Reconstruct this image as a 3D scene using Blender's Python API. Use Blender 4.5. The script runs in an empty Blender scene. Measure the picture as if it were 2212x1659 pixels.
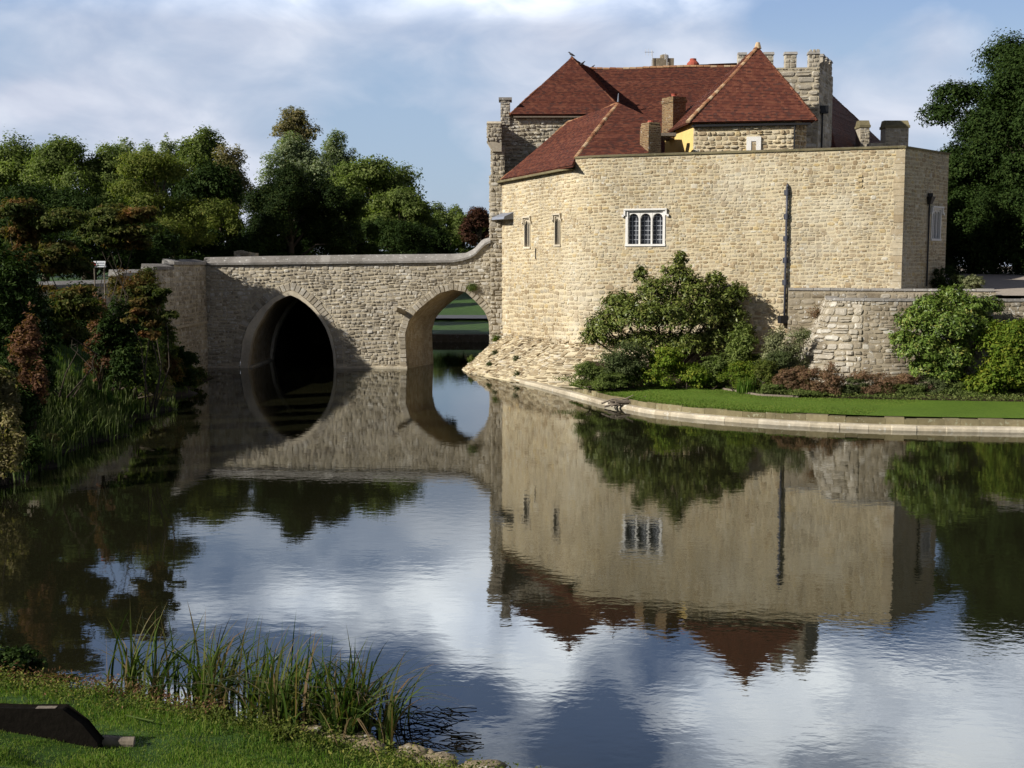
import bpy, math, random
WAVE_FINE, WAVE_MID = .0021, .0016
import numpy as np
from mathutils import Vector, Matrix
R = math.radians
COL = bpy.context.scene.collection
F, CX, CY, CAMZ = 2600.0, 1106.0, 829.5, 5.7
TH = math.atan(254.5/F); ST, CT = math.sin(TH), math.cos(TH)
SUN = Vector((-.85, -.42, .54)).normalized()

# ---------------------------------------------------------------- helpers
def ray(x, y):
    u = (x-CX)/F; v = (CY-y)/F
    return Vector((u, CT+v*ST, v*CT-ST))
def at(x, y, Y):                      # survey point at distance Y
    d = ray(x, y); return Vector((d.x/d.y*Y, Y, CAMZ+d.z/d.y*Y))
def atz(x, y, z):                     # survey point at height z
    d = ray(x, y); t = (z-CAMZ)/d.z; return Vector((d.x*t, d.y*t, z))
def onplane(x, y, p, n):
    d = ray(x, y); o = Vector((0, 0, CAMZ)); t = (p-o).dot(n)/d.dot(n); return o+d*t
def tag(o, label=None, cat=None, group=None, kind=None):
    if label: o['label'] = label
    if cat: o['category'] = cat
    if group: o['group'] = group
    if kind: o['kind'] = kind
    return o
def empty(name, loc=(0, 0, 0)):
    o = bpy.data.objects.new(name, None); COL.objects.link(o); o.location = loc; o.empty_display_size = .3
    return o
def thing(name, label, cat, group=None, loc=(0, 0, 0)):
    return tag(empty(name, loc), label, cat, group)
def link(me, name, parent=None):
    o = bpy.data.objects.new(name, me); COL.objects.link(o)
    if parent:
        o.parent = parent
        o.matrix_parent_inverse = Matrix.Translation(-Vector(parent.location))
    return o
class MB:
    def __init__(s): s.v = []; s.f = []; s.m = []; s.a = []; s.uv = None; s.uvs = []
    def vert(s, p, a=.5): s.v.append(tuple(p)); s.a.append(a); return len(s.v)-1
    def face(s, idx, m=0, uv=None): s.f.append(tuple(idx)); s.m.append(m); s.uvs.append(uv)
    def poly(s, pts, m=0, uv=None, a=.5): s.face([s.vert(p, a) for p in pts], m, uv)
    def box(s, lo, hi, m=0, a=.5, rot=0, org=(0, 0, 0)):
        x0, y0, z0 = lo; x1, y1, z1 = hi; c, sn = math.cos(rot), math.sin(rot)
        P = [(x0,y0,z0),(x1,y0,z0),(x1,y1,z0),(x0,y1,z0),(x0,y0,z1),(x1,y0,z1),(x1,y1,z1),(x0,y1,z1)]
        P = [(org[0]+x*c-y*sn, org[1]+x*sn+y*c, org[2]+z) for x, y, z in P]
        s.hexa(P, m, a)
    def hexa(s, P, m=0, a=.5):
        i = [s.vert(p, a) for p in P]
        for q in ((0,3,2,1),(4,5,6,7),(0,1,5,4),(1,2,6,5),(2,3,7,6),(3,0,4,7)): s.face([i[k] for k in q], m)
    def tube(s, pts, rs, n=7, m=0, a=.5, cap=True):
        pts = [Vector(p) for p in pts]; rings = []
        if not hasattr(rs, '__len__'): rs = [rs]*len(pts)
        for k, p in enumerate(pts):
            t = (pts[min(k+1, len(pts)-1)]-pts[max(k-1, 0)]).normalized()
            up = Vector((0, 0, 1)) if abs(t.z) < .9 else Vector((1, 0, 0))
            e1 = t.cross(up).normalized(); e2 = t.cross(e1)
            rings.append([s.vert(p+(e1*math.cos(2*math.pi*j/n)+e2*math.sin(2*math.pi*j/n))*rs[k], a) for j in range(n)])
        for k in range(len(rings)-1):
            for j in range(n): s.face((rings[k][j], rings[k][(j+1) % n], rings[k+1][(j+1) % n], rings[k+1][j]), m)
        if cap: s.face(rings[0][::-1], m); s.face(rings[-1], m)
    def build(s, name, mats, parent=None, smooth=False):
        me = bpy.data.meshes.new(name); me.from_pydata(s.v, [], s.f)
        if not isinstance(mats, (list, tuple)): mats = [mats]
        for q in mats: me.materials.append(q)
        me.polygons.foreach_set('material_index', s.m)
        at_ = me.attributes.new('rnd', 'FLOAT', 'POINT'); at_.data.foreach_set('value', s.a)
        if any(u is not None for u in s.uvs):
            uvl = me.uv_layers.new(name='UVMap'); arr = []
            for f, u in zip(s.f, s.uvs):
                if u is None: arr += [0., 0.]*len(f)
                else:
                    for q in u: arr += [q[0], q[1]]
            uvl.data.foreach_set('uv', arr)
        if smooth: me.polygons.foreach_set('use_smooth', [True]*len(me.polygons))
        me.update()
        return link(me, name, parent)

# ---------------------------------------------------------------- materials
def newmat(name):
    m = bpy.data.materials.new(name); m.use_nodes = True
    nt = m.node_tree; b = nt.nodes['Principled BSDF']; return m, nt, b
def nd(nt, t, **kw):
    n = nt.nodes.new(t)
    for k, v in kw.items():
        if k.startswith('i_'): n.inputs[k[2:].replace('_', ' ')].default_value = v
        else: setattr(n, k, v)
    return n
def ramp(nt, fac, stops, interp='LINEAR'):
    r = nd(nt, 'ShaderNodeValToRGB'); r.color_ramp.interpolation = interp
    e = r.color_ramp.elements
    while len(e) < len(stops): e.new(.5)
    for k, (p, c) in enumerate(stops): e[k].position = p; e[k].color = (*c, 1) if len(c) == 3 else c
    nt.links.new(fac, r.inputs[0]); return r.outputs[0]
def mix(nt, fac, a, b, typ='MIX'):
    n = nd(nt, 'ShaderNodeMix', data_type='RGBA', blend_type=typ)
    for s, v in ((n.inputs[0], fac), (n.inputs[6], a), (n.inputs[7], b)):
        if isinstance(v, bpy.types.NodeSocket): nt.links.new(v, s)
        elif isinstance(v, (int, float)): s.default_value = v
        else: s.default_value = (*v, 1)
    return n.outputs[2]
def mth(nt, op, a, b=None, c=None):
    n = nd(nt, 'ShaderNodeMath', operation=op)
    for s, v in zip(n.inputs, (a, b, c)):
        if v is None: continue
        if isinstance(v, bpy.types.NodeSocket): nt.links.new(v, s)
        else: s.default_value = v
    return n.outputs[0]
def noise(nt, scale, detail=4, vec=None, rough=.6, dist=0):
    n = nd(nt, 'ShaderNodeTexNoise'); n.inputs['Scale'].default_value = scale; n.inputs['Detail'].default_value = detail
    n.inputs['Roughness'].default_value = rough; n.inputs['Distortion'].default_value = dist
    if vec is None: vec = nd(nt, 'ShaderNodeTexCoord').outputs['Object']
    nt.links.new(vec, n.inputs['Vector']); return n.outputs['Fac']
def bump(nt, b, h, strength=.5, dist=.02):
    n = nd(nt, 'ShaderNodeBump'); n.inputs['Strength'].default_value = strength; n.inputs['Distance'].default_value = dist
    nt.links.new(h, n.inputs['Height']); nt.links.new(n.outputs[0], b.inputs['Normal'])
def attr(nt, name='rnd'):
    return nd(nt, 'ShaderNodeAttribute', attribute_name=name).outputs['Fac']

def mat_stone(name, stops, spot=(.62, .6, .54), spot_amt=.62, dark=(.12, .1, .07), var=.5, rough=.92, stain=.35, pale=0):
    m, nt, b = newmat(name)
    c = ramp(nt, attr(nt), stops)
    n1 = noise(nt, 7, 5); c = mix(nt, mth(nt, 'MULTIPLY', n1, var), c, dark, 'MULTIPLY') if False else mix(nt, var, c, ramp(nt, n1, [(.3, (.72,.7,.66)), (.7, (1.25,1.22,1.18))]), 'MULTIPLY')
    n0 = noise(nt, .35, 4); c = mix(nt, stain, c, ramp(nt, n0, [(.35, (.72,.7,.68)), (.65, (1.15,1.13,1.08))]), 'MULTIPLY')
    n2 = noise(nt, 5.5, 3, rough=.7)
    f = ramp(nt, n2, [(spot_amt, (0,0,0)), (spot_amt+.06, (1,1,1))]); c = mix(nt, mth(nt, 'MULTIPLY', f, .75), c, spot)
    n3 = noise(nt, 1.3, 6, rough=.75); g = ramp(nt, n3, [(.6, (0,0,0)), (.75, (1,1,1))]); c = mix(nt, mth(nt, 'MULTIPLY', g, .35), c, dark)
    mp_ = nd(nt, 'ShaderNodeMapping'); mp_.inputs['Scale'].default_value = (1, 1, .16); nt.links.new(nd(nt, 'ShaderNodeTexCoord').outputs['Object'], mp_.inputs[0])
    c = mix(nt, stain, c, ramp(nt, noise(nt, 1.1, 5, mp_.outputs[0], .65), [(.35, (.68,.67,.66)), (.55, (1,1,1)), (.7, (1.1,1.09,1.06))]), 'MULTIPLY')
    if pale: np_ = noise(nt, .28, 7, rough=.68); c = mix(nt, mth(nt, 'MULTIPLY', ramp(nt, np_, [(.5, (0,0,0)), (.66, (1,1,1))]), pale), c, (.64,.6,.49))
    nt.links.new(c, b.inputs['Base Color']); b.inputs['Roughness'].default_value = rough; b.inputs['Specular IOR Level'].default_value = .2
    bump(nt, b, noise(nt, 22, 6, rough=.7), .7, .02); return m
T = {}
T['stone_gold'] = mat_stone('stone_gold', [(0, (.31,.24,.15)), (.18, (.4,.32,.21)), (.4, (.455,.385,.27)), (.62, (.49,.425,.31)), (.8, (.42,.38,.295)), (.93, (.49,.38,.2)), (1, (.6,.57,.49))], pale=.4, stain=.5)
T['mortar_gold'] = mat_stone('mortar_gold', [(0, (.53,.46,.31)), (1, (.59,.52,.37))], stain=.25, pale=.4)
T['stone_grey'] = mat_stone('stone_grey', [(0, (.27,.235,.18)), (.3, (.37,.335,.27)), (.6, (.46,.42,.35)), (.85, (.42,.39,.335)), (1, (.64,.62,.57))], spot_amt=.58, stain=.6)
T['mortar_grey'] = mat_stone('mortar_grey', [(0, (.46,.41,.31)), (1, (.5,.45,.35))], stain=.6)
T['stone_foot'] = mat_stone('stone_foot', [(0, (.25,.19,.12)), (.3, (.34,.275,.18)), (.6, (.41,.345,.24)), (.9, (.46,.4,.29)), (1, (.56,.52,.44))], spot_amt=.6, stain=.6)
T['stone_weathered_dim'] = mat_stone('stone_weathered_dim', [(0, (.17,.14,.1)), (.3, (.25,.215,.16)), (.6, (.32,.285,.225)), (.88, (.28,.25,.2)), (1, (.5,.48,.43))], spot=(.62,.61,.58), spot_amt=.59, stain=.6)  # darker copy of the grey stone; the bastion's weaker light put in
T['mortar_dark'] = mat_stone('mortar_dark', [(0, (.27,.235,.17)), (1, (.33,.29,.22))], stain=.6)
T['ashlar'] = mat_stone('ashlar', [(0, (.58,.52,.41)), (1, (.66,.6,.49))], spot_amt=.66, var=.4, stain=.6)
T['coping'] = mat_stone('coping', [(0, (.2,.19,.18)), (1, (.33,.32,.31))], spot=(.55,.55,.53), spot_amt=.6, stain=.6)
T['coping_dark'] = mat_stone('coping_dark', [(0, (.16,.14,.08)), (1, (.24,.21,.13))], spot=(.3,.3,.2), spot_amt=.6, stain=.7)
T['kerb'] = mat_stone('kerb', [(0, (.42,.37,.28)), (1, (.62,.57,.47))], spot_amt=.6, stain=.7)
T['white_stone'] = mat_stone('white_stone', [(0, (.74,.73,.7)), (1, (.8,.79,.77))], spot_amt=.8, var=.2, stain=.2)

def mat_masonry(name, stones, mortar, w=.3, h=.19, dark=1):      # coursed rubble on secondary faces
    m, nt, b = newmat(name)
    uv = nd(nt, 'ShaderNodeTexCoord').outputs['UV']
    nz = nd(nt, 'ShaderNodeTexNoise'); nz.inputs['Scale'].default_value = 2.2; nz.inputs['Detail'].default_value = 3; nt.links.new(uv, nz.inputs['Vector'])
    v = nd(nt, 'ShaderNodeVectorMath', operation='MULTIPLY_ADD'); nt.links.new(nz.outputs['Color'], v.inputs[0]); v.inputs[1].default_value = (.16,.16,0); nt.links.new(uv, v.inputs[2])
    br = nd(nt, 'ShaderNodeTexBrick'); nt.links.new(v.outputs[0], br.inputs['Vector'])
    br.inputs['Scale'].default_value = 1; br.inputs['Brick Width'].default_value = w; br.inputs['Row Height'].default_value = h
    br.inputs['Mortar Size'].default_value = .022; br.inputs['Mortar Smooth'].default_value = .6; br.squash = .7; br.squash_frequency = 3; br.offset = .43
    br.inputs['Color1'].default_value = (0, 0, 0, 1); br.inputs['Color2'].default_value = (1, 1, 1, 1); br.inputs['Mortar'].default_value = (.5, .5, .5, 1)
    n1 = noise(nt, 3, 4)
    k = mix(nt, .5, br.outputs['Color'], n1)
    c = ramp(nt, k, [(.2, stones[0]), (.45, stones[1]), (.6, stones[2]), (.8, stones[3])])
    c = mix(nt, br.outputs['Fac'], c, mortar)
    n0 = noise(nt, .5, 5, rough=.7); c = mix(nt, .7, c, ramp(nt, n0, [(.3, (.55,.53,.5)), (.7, (1.15,1.13,1.1))]), 'MULTIPLY')
    n2 = noise(nt, 6, 3); f = ramp(nt, n2, [(.62, (0,0,0)), (.7, (1,1,1))]); c = mix(nt, mth(nt, 'MULTIPLY', f, .5), c, (.55,.53,.48))
    nt.links.new(c, b.inputs['Base Color']); b.inputs['Roughness'].default_value = .93; b.inputs['Specular IOR Level'].default_value = .2
    hgt = mth(nt, 'SUBTRACT', mth(nt, 'MULTIPLY', noise(nt, 16, 5), .5), br.outputs['Fac'])
    bump(nt, b, hgt, .8, .04); return m
GREY = [(.16,.13,.09), (.27,.23,.17), (.36,.32,.25), (.44,.41,.34)]
T['masonry_grey'] = mat_masonry('masonry_grey', GREY, (.36,.32,.25))
T['masonry_gold'] = mat_masonry('masonry_gold', [(.32,.24,.14), (.4,.31,.19), (.46,.37,.25), (.5,.43,.32)], (.5,.42,.28))
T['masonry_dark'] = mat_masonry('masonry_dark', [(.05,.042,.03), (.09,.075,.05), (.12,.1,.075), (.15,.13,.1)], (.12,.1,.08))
T['brick'] = mat_masonry('brick', [(.12,.06,.03), (.19,.1,.05), (.26,.15,.07), (.32,.21,.1)], (.3,.24,.15), w=.23, h=.08)

def mat_plain(name, c, rough=.6, var=.25, scale=6, spec=.4, metal=0, bmp=.2, bscale=25):
    m, nt, b = newmat(name)
    n = noise(nt, scale, 5); k = mix(nt, var, c, ramp(nt, n, [(.3, (.6,.6,.6)), (.7, (1.3,1.3,1.3))]), 'MULTIPLY')
    nt.links.new(k, b.inputs['Base Color']); b.inputs['Roughness'].default_value = rough; b.inputs['Metallic'].default_value = metal
    b.inputs['Specular IOR Level'].default_value = spec
    bump(nt, b, noise(nt, bscale, 4), bmp, .01); return m
T['lead_pipe'] = mat_plain('lead_pipe', (.06,.064,.085), .45, .4)
T['black_iron'] = mat_plain('black_iron', (.012,.012,.014), .5)
T['slate'] = mat_plain('slate', (.2,.22,.27), .5)
T['lead_cames'] = mat_plain('lead_cames', (.42,.44,.48), .5)
T['yellow_plaster'] = mat_plain('yellow_plaster', (.72,.52,.19), .9, .3, 2)
T['steel'] = mat_plain('steel', (.35,.35,.36), .4, metal=.6)
T['terracotta'] = mat_plain('terracotta', (.35,.08,.05), .8)
T['bark'] = mat_plain('bark', (.07,.055,.04), .9, .6, 8, .2, bmp=.8, bscale=12)
T['bark_pale'] = mat_plain('bark_pale', (.3,.26,.2), .8, .6, 8, .2)
T['old_wood'] = mat_plain('old_wood', (.009,.0075,.006), .95, .7, 12, .05, bmp=.9, bscale=18)
T['grey_wood'] = mat_plain('grey_wood', (.2,.165,.13), .9, .6, 9, .2, bmp=.9, bscale=18)
T['rock'] = mat_stone('rock', [(0, (.2,.16,.1)), (1, (.33,.28,.2))], spot_amt=.6, stain=.6)
T['soil'] = mat_plain('soil', (.045,.032,.02), .95, .6, 3, .1, bmp=1, bscale=10)
T['mud'] = mat_plain('mud', (.05,.045,.04), .6, .6, 3, .3, bmp=.8, bscale=8)
T['gravel'] = mat_plain('gravel', (.36,.31,.26), .95, .3, 3, .1, bmp=.6, bscale=30)
T['sign_white'] = mat_plain('sign_white', (.75,.77,.8), .5, .1)
T['sign_red'] = mat_plain('sign_red', (.6,.04,.06), .5, .1)
T['sign_text'] = mat_plain('sign_text', (.2,.22,.28), .5, .1)
T['feather'] = mat_plain('feather', (.05,.05,.06), .7)

def mat_glass():
    m, nt, b = newmat('window_glass')
    n = noise(nt, 5, 3); c = ramp(nt, n, [(.35, (.012,.013,.018)), (.7, (.07,.075,.085))])
    nt.links.new(c, b.inputs['Base Color']); b.inputs['Roughness'].default_value = .08
    bump(nt, b, noise(nt, 6, 2), .25, .02); return m
T['glass'] = mat_glass()

def mat_tiles(name='clay_tiles', base=((.095,.03,.021), (.14,.044,.028), (.19,.072,.042), (.07,.034,.028))):
    m, nt, b = newmat(name)
    uv = nd(nt, 'ShaderNodeTexCoord').outputs['UV']; sp = nd(nt, 'ShaderNodeSeparateXYZ'); nt.links.new(uv, sp.inputs[0])
    row = mth(nt, 'FLOOR', mth(nt, 'DIVIDE', sp.outputs[1], .11))
    colu = mth(nt, 'FLOOR', mth(nt, 'ADD', mth(nt, 'DIVIDE', sp.outputs[0], .17), mth(nt, 'MULTIPLY', row, .5)))
    cb = nd(nt, 'ShaderNodeCombineXYZ'); nt.links.new(row, cb.inputs[0]); nt.links.new(colu, cb.inputs[1])
    wn = nd(nt, 'ShaderNodeTexWhiteNoise', noise_dimensions='2D'); nt.links.new(cb.outputs[0], wn.inputs['Vector'])
    big = noise(nt, .8, 6, rough=.7)
    f = mth(nt, 'ADD', mth(nt, 'MULTIPLY', wn.outputs['Value'], .55), mth(nt, 'MULTIPLY', big, .5))
    c = ramp(nt, f, [(.2, base[3]), (.38, base[0]), (.58, base[1]), (.85, base[2])])
    n2 = noise(nt, 14, 2); s = ramp(nt, n2, [(.72, (0,0,0)), (.76, (1,1,1))]); c = mix(nt, mth(nt, 'MULTIPLY', s, .5), c, (.4,.34,.3))
    nt.links.new(c, b.inputs['Base Color']); b.inputs['Roughness'].default_value = .8; b.inputs['Specular IOR Level'].default_value = .25
    fr = mth(nt, 'FRACT', mth(nt, 'ADD', mth(nt, 'DIVIDE', sp.outputs[0], .17), mth(nt, 'MULTIPLY', row, .5)))
    e = mth(nt, 'GREATER_THAN', mth(nt, 'ABSOLUTE', mth(nt, 'SUBTRACT', fr, .5)), .46)
    h = mth(nt, 'ADD', mth(nt, 'MULTIPLY', e, -.8), mth(nt, 'ADD', wn.outputs['Value'], noise(nt, 9, 4)))
    bump(nt, b, h, .7, .012); return m
T['tiles'] = mat_tiles()
T['ridge_dark'] = mat_stone('ridge_dark', [(0, (.1,.035,.022)), (1, (.22,.09,.05))], spot_amt=.75)
T['ridge'] = mat_stone('ridge_tile', [(0, (.24,.1,.055)), (.7, (.42,.25,.14)), (1, (.5,.38,.25))], spot_amt=.7)

def mat_leaf(name, stops, trans=.35, rough=.7, spec=.08, patch=None, gain=1.25):
    m = bpy.data.materials.new(name); m.use_nodes = True; nt = m.node_tree; nt.nodes.clear()
    out = nd(nt, 'ShaderNodeOutputMaterial'); b = nd(nt, 'ShaderNodeBsdfPrincipled')
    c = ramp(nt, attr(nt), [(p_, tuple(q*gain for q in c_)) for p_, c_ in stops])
    if patch: c = mix(nt, ramp(nt, noise(nt, .5, 5, rough=.65), [(.5, (0,0,0)), (.64, (1,1,1))]), c, ramp(nt, attr(nt), patch))
    n = noise(nt, .55, 4); c = mix(nt, .65, c, ramp(nt, n, [(.3, (.55,.6,.55)), (.7, (1.35,1.3,1.2))]), 'MULTIPLY')
    nt.links.new(c, b.inputs['Base Color']); b.inputs['Roughness'].default_value = rough; b.inputs['Specular IOR Level'].default_value = spec
    t = nd(nt, 'ShaderNodeBsdfTranslucent'); c2 = mix(nt, 1, c, (1.3, 1.5, .6), 'MULTIPLY'); nt.links.new(c2, t.inputs['Color'])
    ms = nd(nt, 'ShaderNodeMixShader'); ms.inputs[0].default_value = trans
    nt.links.new(b.outputs[0], ms.inputs[1]); nt.links.new(t.outputs[0], ms.inputs[2]); nt.links.new(ms.outputs[0], out.inputs[0])
    return m
def g(*c): return [(k/(len(c)-1), q) for k, q in enumerate(c)]
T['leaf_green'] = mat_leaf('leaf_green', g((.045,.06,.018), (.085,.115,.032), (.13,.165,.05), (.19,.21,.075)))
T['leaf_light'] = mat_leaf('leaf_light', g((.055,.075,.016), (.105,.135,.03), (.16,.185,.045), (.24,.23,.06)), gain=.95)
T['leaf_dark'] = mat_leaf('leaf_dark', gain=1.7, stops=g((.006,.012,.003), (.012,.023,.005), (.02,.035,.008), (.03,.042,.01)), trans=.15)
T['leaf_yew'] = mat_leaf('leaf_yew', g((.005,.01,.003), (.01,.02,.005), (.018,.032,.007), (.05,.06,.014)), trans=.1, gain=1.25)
T['leaf_far'] = mat_leaf('leaf_far', g((.09,.12,.07), (.14,.175,.1), (.19,.22,.13), (.24,.25,.16)))  # paler and greyer: haze of distance put into the leaf colour
T['leaf_brown'] = mat_leaf('leaf_brown', g((.09,.085,.045), (.15,.135,.07), (.2,.165,.085), (.23,.2,.1)))
T['leaf_copper'] = mat_leaf('leaf_copper', g((.02,.012,.01), (.045,.02,.014), (.07,.03,.02), (.05,.04,.02)), trans=.2)
T['leaf_maple'] = mat_leaf('leaf_maple', g((.016,.026,.007), (.032,.044,.011), (.055,.064,.018), (.08,.075,.025)), trans=.3, gain=1.6, patch=g((.06,.035,.016), (.13,.06,.025), (.2,.085,.035), (.26,.15,.06)))
T['leaf_red'] = mat_leaf('leaf_red', g((.05,.028,.016), (.1,.05,.03), (.16,.08,.05), (.22,.14,.09)), trans=.3)
T['leaf_magnolia'] = mat_leaf('leaf_magnolia', g((.035,.05,.01), (.075,.1,.018), (.12,.145,.03), (.19,.17,.06)), trans=.08, rough=.45, spec=.3)
T['leaf_laurel'] = mat_leaf('leaf_laurel', g((.035,.06,.01), (.075,.12,.018), (.12,.175,.035), (.24,.22,.06)), trans=.12, rough=.45, spec=.3)
T['leaf_yellow'] = mat_leaf('leaf_yellow', g((.05,.09,.012), (.09,.14,.018), (.14,.18,.025), (.22,.2,.03)), trans=.3)
T['leaf_silver'] = mat_leaf('leaf_silver', g((.085,.095,.045), (.14,.15,.075), (.19,.2,.11), (.25,.25,.16)), trans=.2)
T['leaf_grey'] = mat_leaf('leaf_grey', g((.035,.048,.018), (.06,.078,.03), (.085,.105,.045), (.12,.13,.06)), trans=.2)
T['leaf_pink'] = mat_leaf('leaf_pink', g((.08,.055,.035), (.14,.085,.055), (.2,.12,.08), (.12,.12,.05)), trans=.3)
T['reed'] = mat_leaf('reed', g((.018,.035,.008), (.04,.07,.014), (.075,.1,.025), (.15,.1,.06)), trans=.3, rough=.35)
T['reed_far'] = mat_leaf('reed_far', g((.02,.035,.01), (.045,.07,.02), (.085,.115,.04), (.15,.17,.075)), trans=.3)
T['grass_blade'] = mat_leaf('grass_blade', g((.035,.07,.01), (.055,.11,.014), (.09,.15,.024), (.15,.18,.045)), trans=.35)
def mat_grass(name, a, b_, c_, sc=6, wet=False):
    m, nt, b = newmat(name)
    c = ramp(nt, noise(nt, sc, 6, rough=.75), [(.3, a), (.5, b_), (.7, c_)])
    c = mix(nt, .4, c, ramp(nt, noise(nt, .4, 3), [(.35, (.75,.75,.75)), (.65, (1.2,1.15,1.1))]), 'MULTIPLY')
    if wet:
        sz = nd(nt, 'ShaderNodeSeparateXYZ'); nt.links.new(nd(nt, 'ShaderNodeTexCoord').outputs['Object'], sz.inputs[0])
        k = ramp(nt, mth(nt, 'ADD', sz.outputs[2], mth(nt, 'MULTIPLY', noise(nt, 2.5, 4), .3)), [(.3, (1,1,1)), (.48, (0,0,0))]); c = mix(nt, k, c, (.035,.028,.02))
    nt.links.new(c, b.inputs['Base Color']); b.inputs['Roughness'].default_value = .8; b.inputs['Specular IOR Level'].default_value = .15
    bump(nt, b, noise(nt, 45, 5, rough=.8), 1, .03); return m
T['lawn'] = mat_grass('lawn', (.07,.13,.014), (.1,.175,.02), (.14,.21,.03), 9)
T['bank_grass'] = mat_grass('bank_grass', (.025,.05,.01), (.045,.1,.014), (.07,.14,.02), 5, True)
T['field'] = mat_grass('field', (.03,.06,.013), (.045,.09,.018), (.06,.11,.022), 2)

def mat_water():
    m, nt, b = newmat('moat_water')
    tc = nd(nt, 'ShaderNodeTexCoord').outputs['Object']
    n = noise(nt, .15, 3, tc); c = ramp(nt, n, [(.3, (.009,.0095,.0045)), (.7, (.013,.0125,.006))]); nt.links.new(c, b.inputs['Base Color'])
    b.inputs['Roughness'].default_value = .04; b.inputs['IOR'].default_value = 1.48
    mp = nd(nt, 'ShaderNodeMapping'); mp.inputs['Scale'].default_value = (1, 1.5, 1); mp.inputs['Rotation'].default_value = (0, 0, R(12)); nt.links.new(tc, mp.inputs[0])
    fine = noise(nt, 5.5, 2, mp.outputs[0], .45); mid = noise(nt, 1.9, 3, mp.outputs[0], .5)
    patch = ramp(nt, noise(nt, .06, 2, tc), [(.42, (.18,.18,.18)), (.62, (1,1,1))])
    sx = nd(nt, 'ShaderNodeSeparateXYZ'); nt.links.new(tc, sx.inputs[0])
    brz = mth(nt, 'MULTIPLY', ramp(nt, mth(nt, 'ADD', mth(nt, 'MULTIPLY', sx.outputs[0], .06), .25), [(0, (.3,.3,.3)), (1, (1,1,1))]), patch)
    h = mth(nt, 'ADD', mth(nt, 'MULTIPLY', mth(nt, 'MULTIPLY', fine, brz), WAVE_FINE), mth(nt, 'MULTIPLY', mid, WAVE_MID))
    bp = nd(nt, 'ShaderNodeBump'); bp.inputs['Strength'].default_value = 1; bp.inputs['Distance'].default_value = 1
    nt.links.new(h, bp.inputs['Height'])
    df = nd(nt, 'ShaderNodeBsdfDiffuse'); nt.links.new(c, df.inputs['Color'])
    gl = nd(nt, 'ShaderNodeBsdfGlossy'); gl.inputs['Color'].default_value = (.92, .93, .92, 1); gl.inputs['Roughness'].default_value = .02
    fr = nd(nt, 'ShaderNodeFresnel'); fr.inputs['IOR'].default_value = 1.7; ms = nd(nt, 'ShaderNodeMixShader')
    for q in (df, gl, fr): nt.links.new(bp.outputs[0], q.inputs['Normal'])
    nt.links.new(fr.outputs[0], ms.inputs[0]); nt.links.new(df.outputs[0], ms.inputs[1]); nt.links.new(gl.outputs[0], ms.inputs[2])
    nt.links.new(ms.outputs[0], nt.nodes['Material Output'].inputs['Surface']); return m
T['water'] = mat_water()

# ---------------------------------------------------------------- masonry generators
class Path:
    def __init__(s, pts, fillet=None):
        P = [Vector((p[0], p[1])) for p in pts]; out = [P[0]]
        for k in range(1, len(P)-1):
            r = (fillet or {}).get(k, 0)
            if r:
                a = P[k]+(P[k-1]-P[k]).normalized()*r; c = P[k]+(P[k+1]-P[k]).normalized()*r
                for j in range(13):
                    t = j/12; out.append(a*(1-t)**2+P[k]*2*t*(1-t)+c*t*t)
            else: out.append(P[k])
        out.append(P[-1])
        d = [0]
        for a, c in zip(out, out[1:]): d.append(d[-1]+(c-a).length)
        s.L = d[-1]; n = max(int(s.L/.1), 8); q = np.linspace(0, s.L, n+1)
        s.s = q; s.x = np.interp(q, d, [p.x for p in out]); s.y = np.interp(q, d, [p.y for p in out])
        tx = np.gradient(s.x); ty = np.gradient(s.y); l = np.hypot(tx, ty); s.nx = ty/l; s.ny = -tx/l
    def M(s, q, z, d=0, batter=None):
        if batter: d = d+batter(q, z)
        return (float(np.interp(q, s.s, s.x)+np.interp(q, s.s, s.nx)*d), float(np.interp(q, s.s, s.y)+np.interp(q, s.s, s.ny)*d), z)
    def find(s, p):
        k = int(np.argmin((s.x-p[0])**2+(s.y-p[1])**2)); return float(s.s[k])

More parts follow.
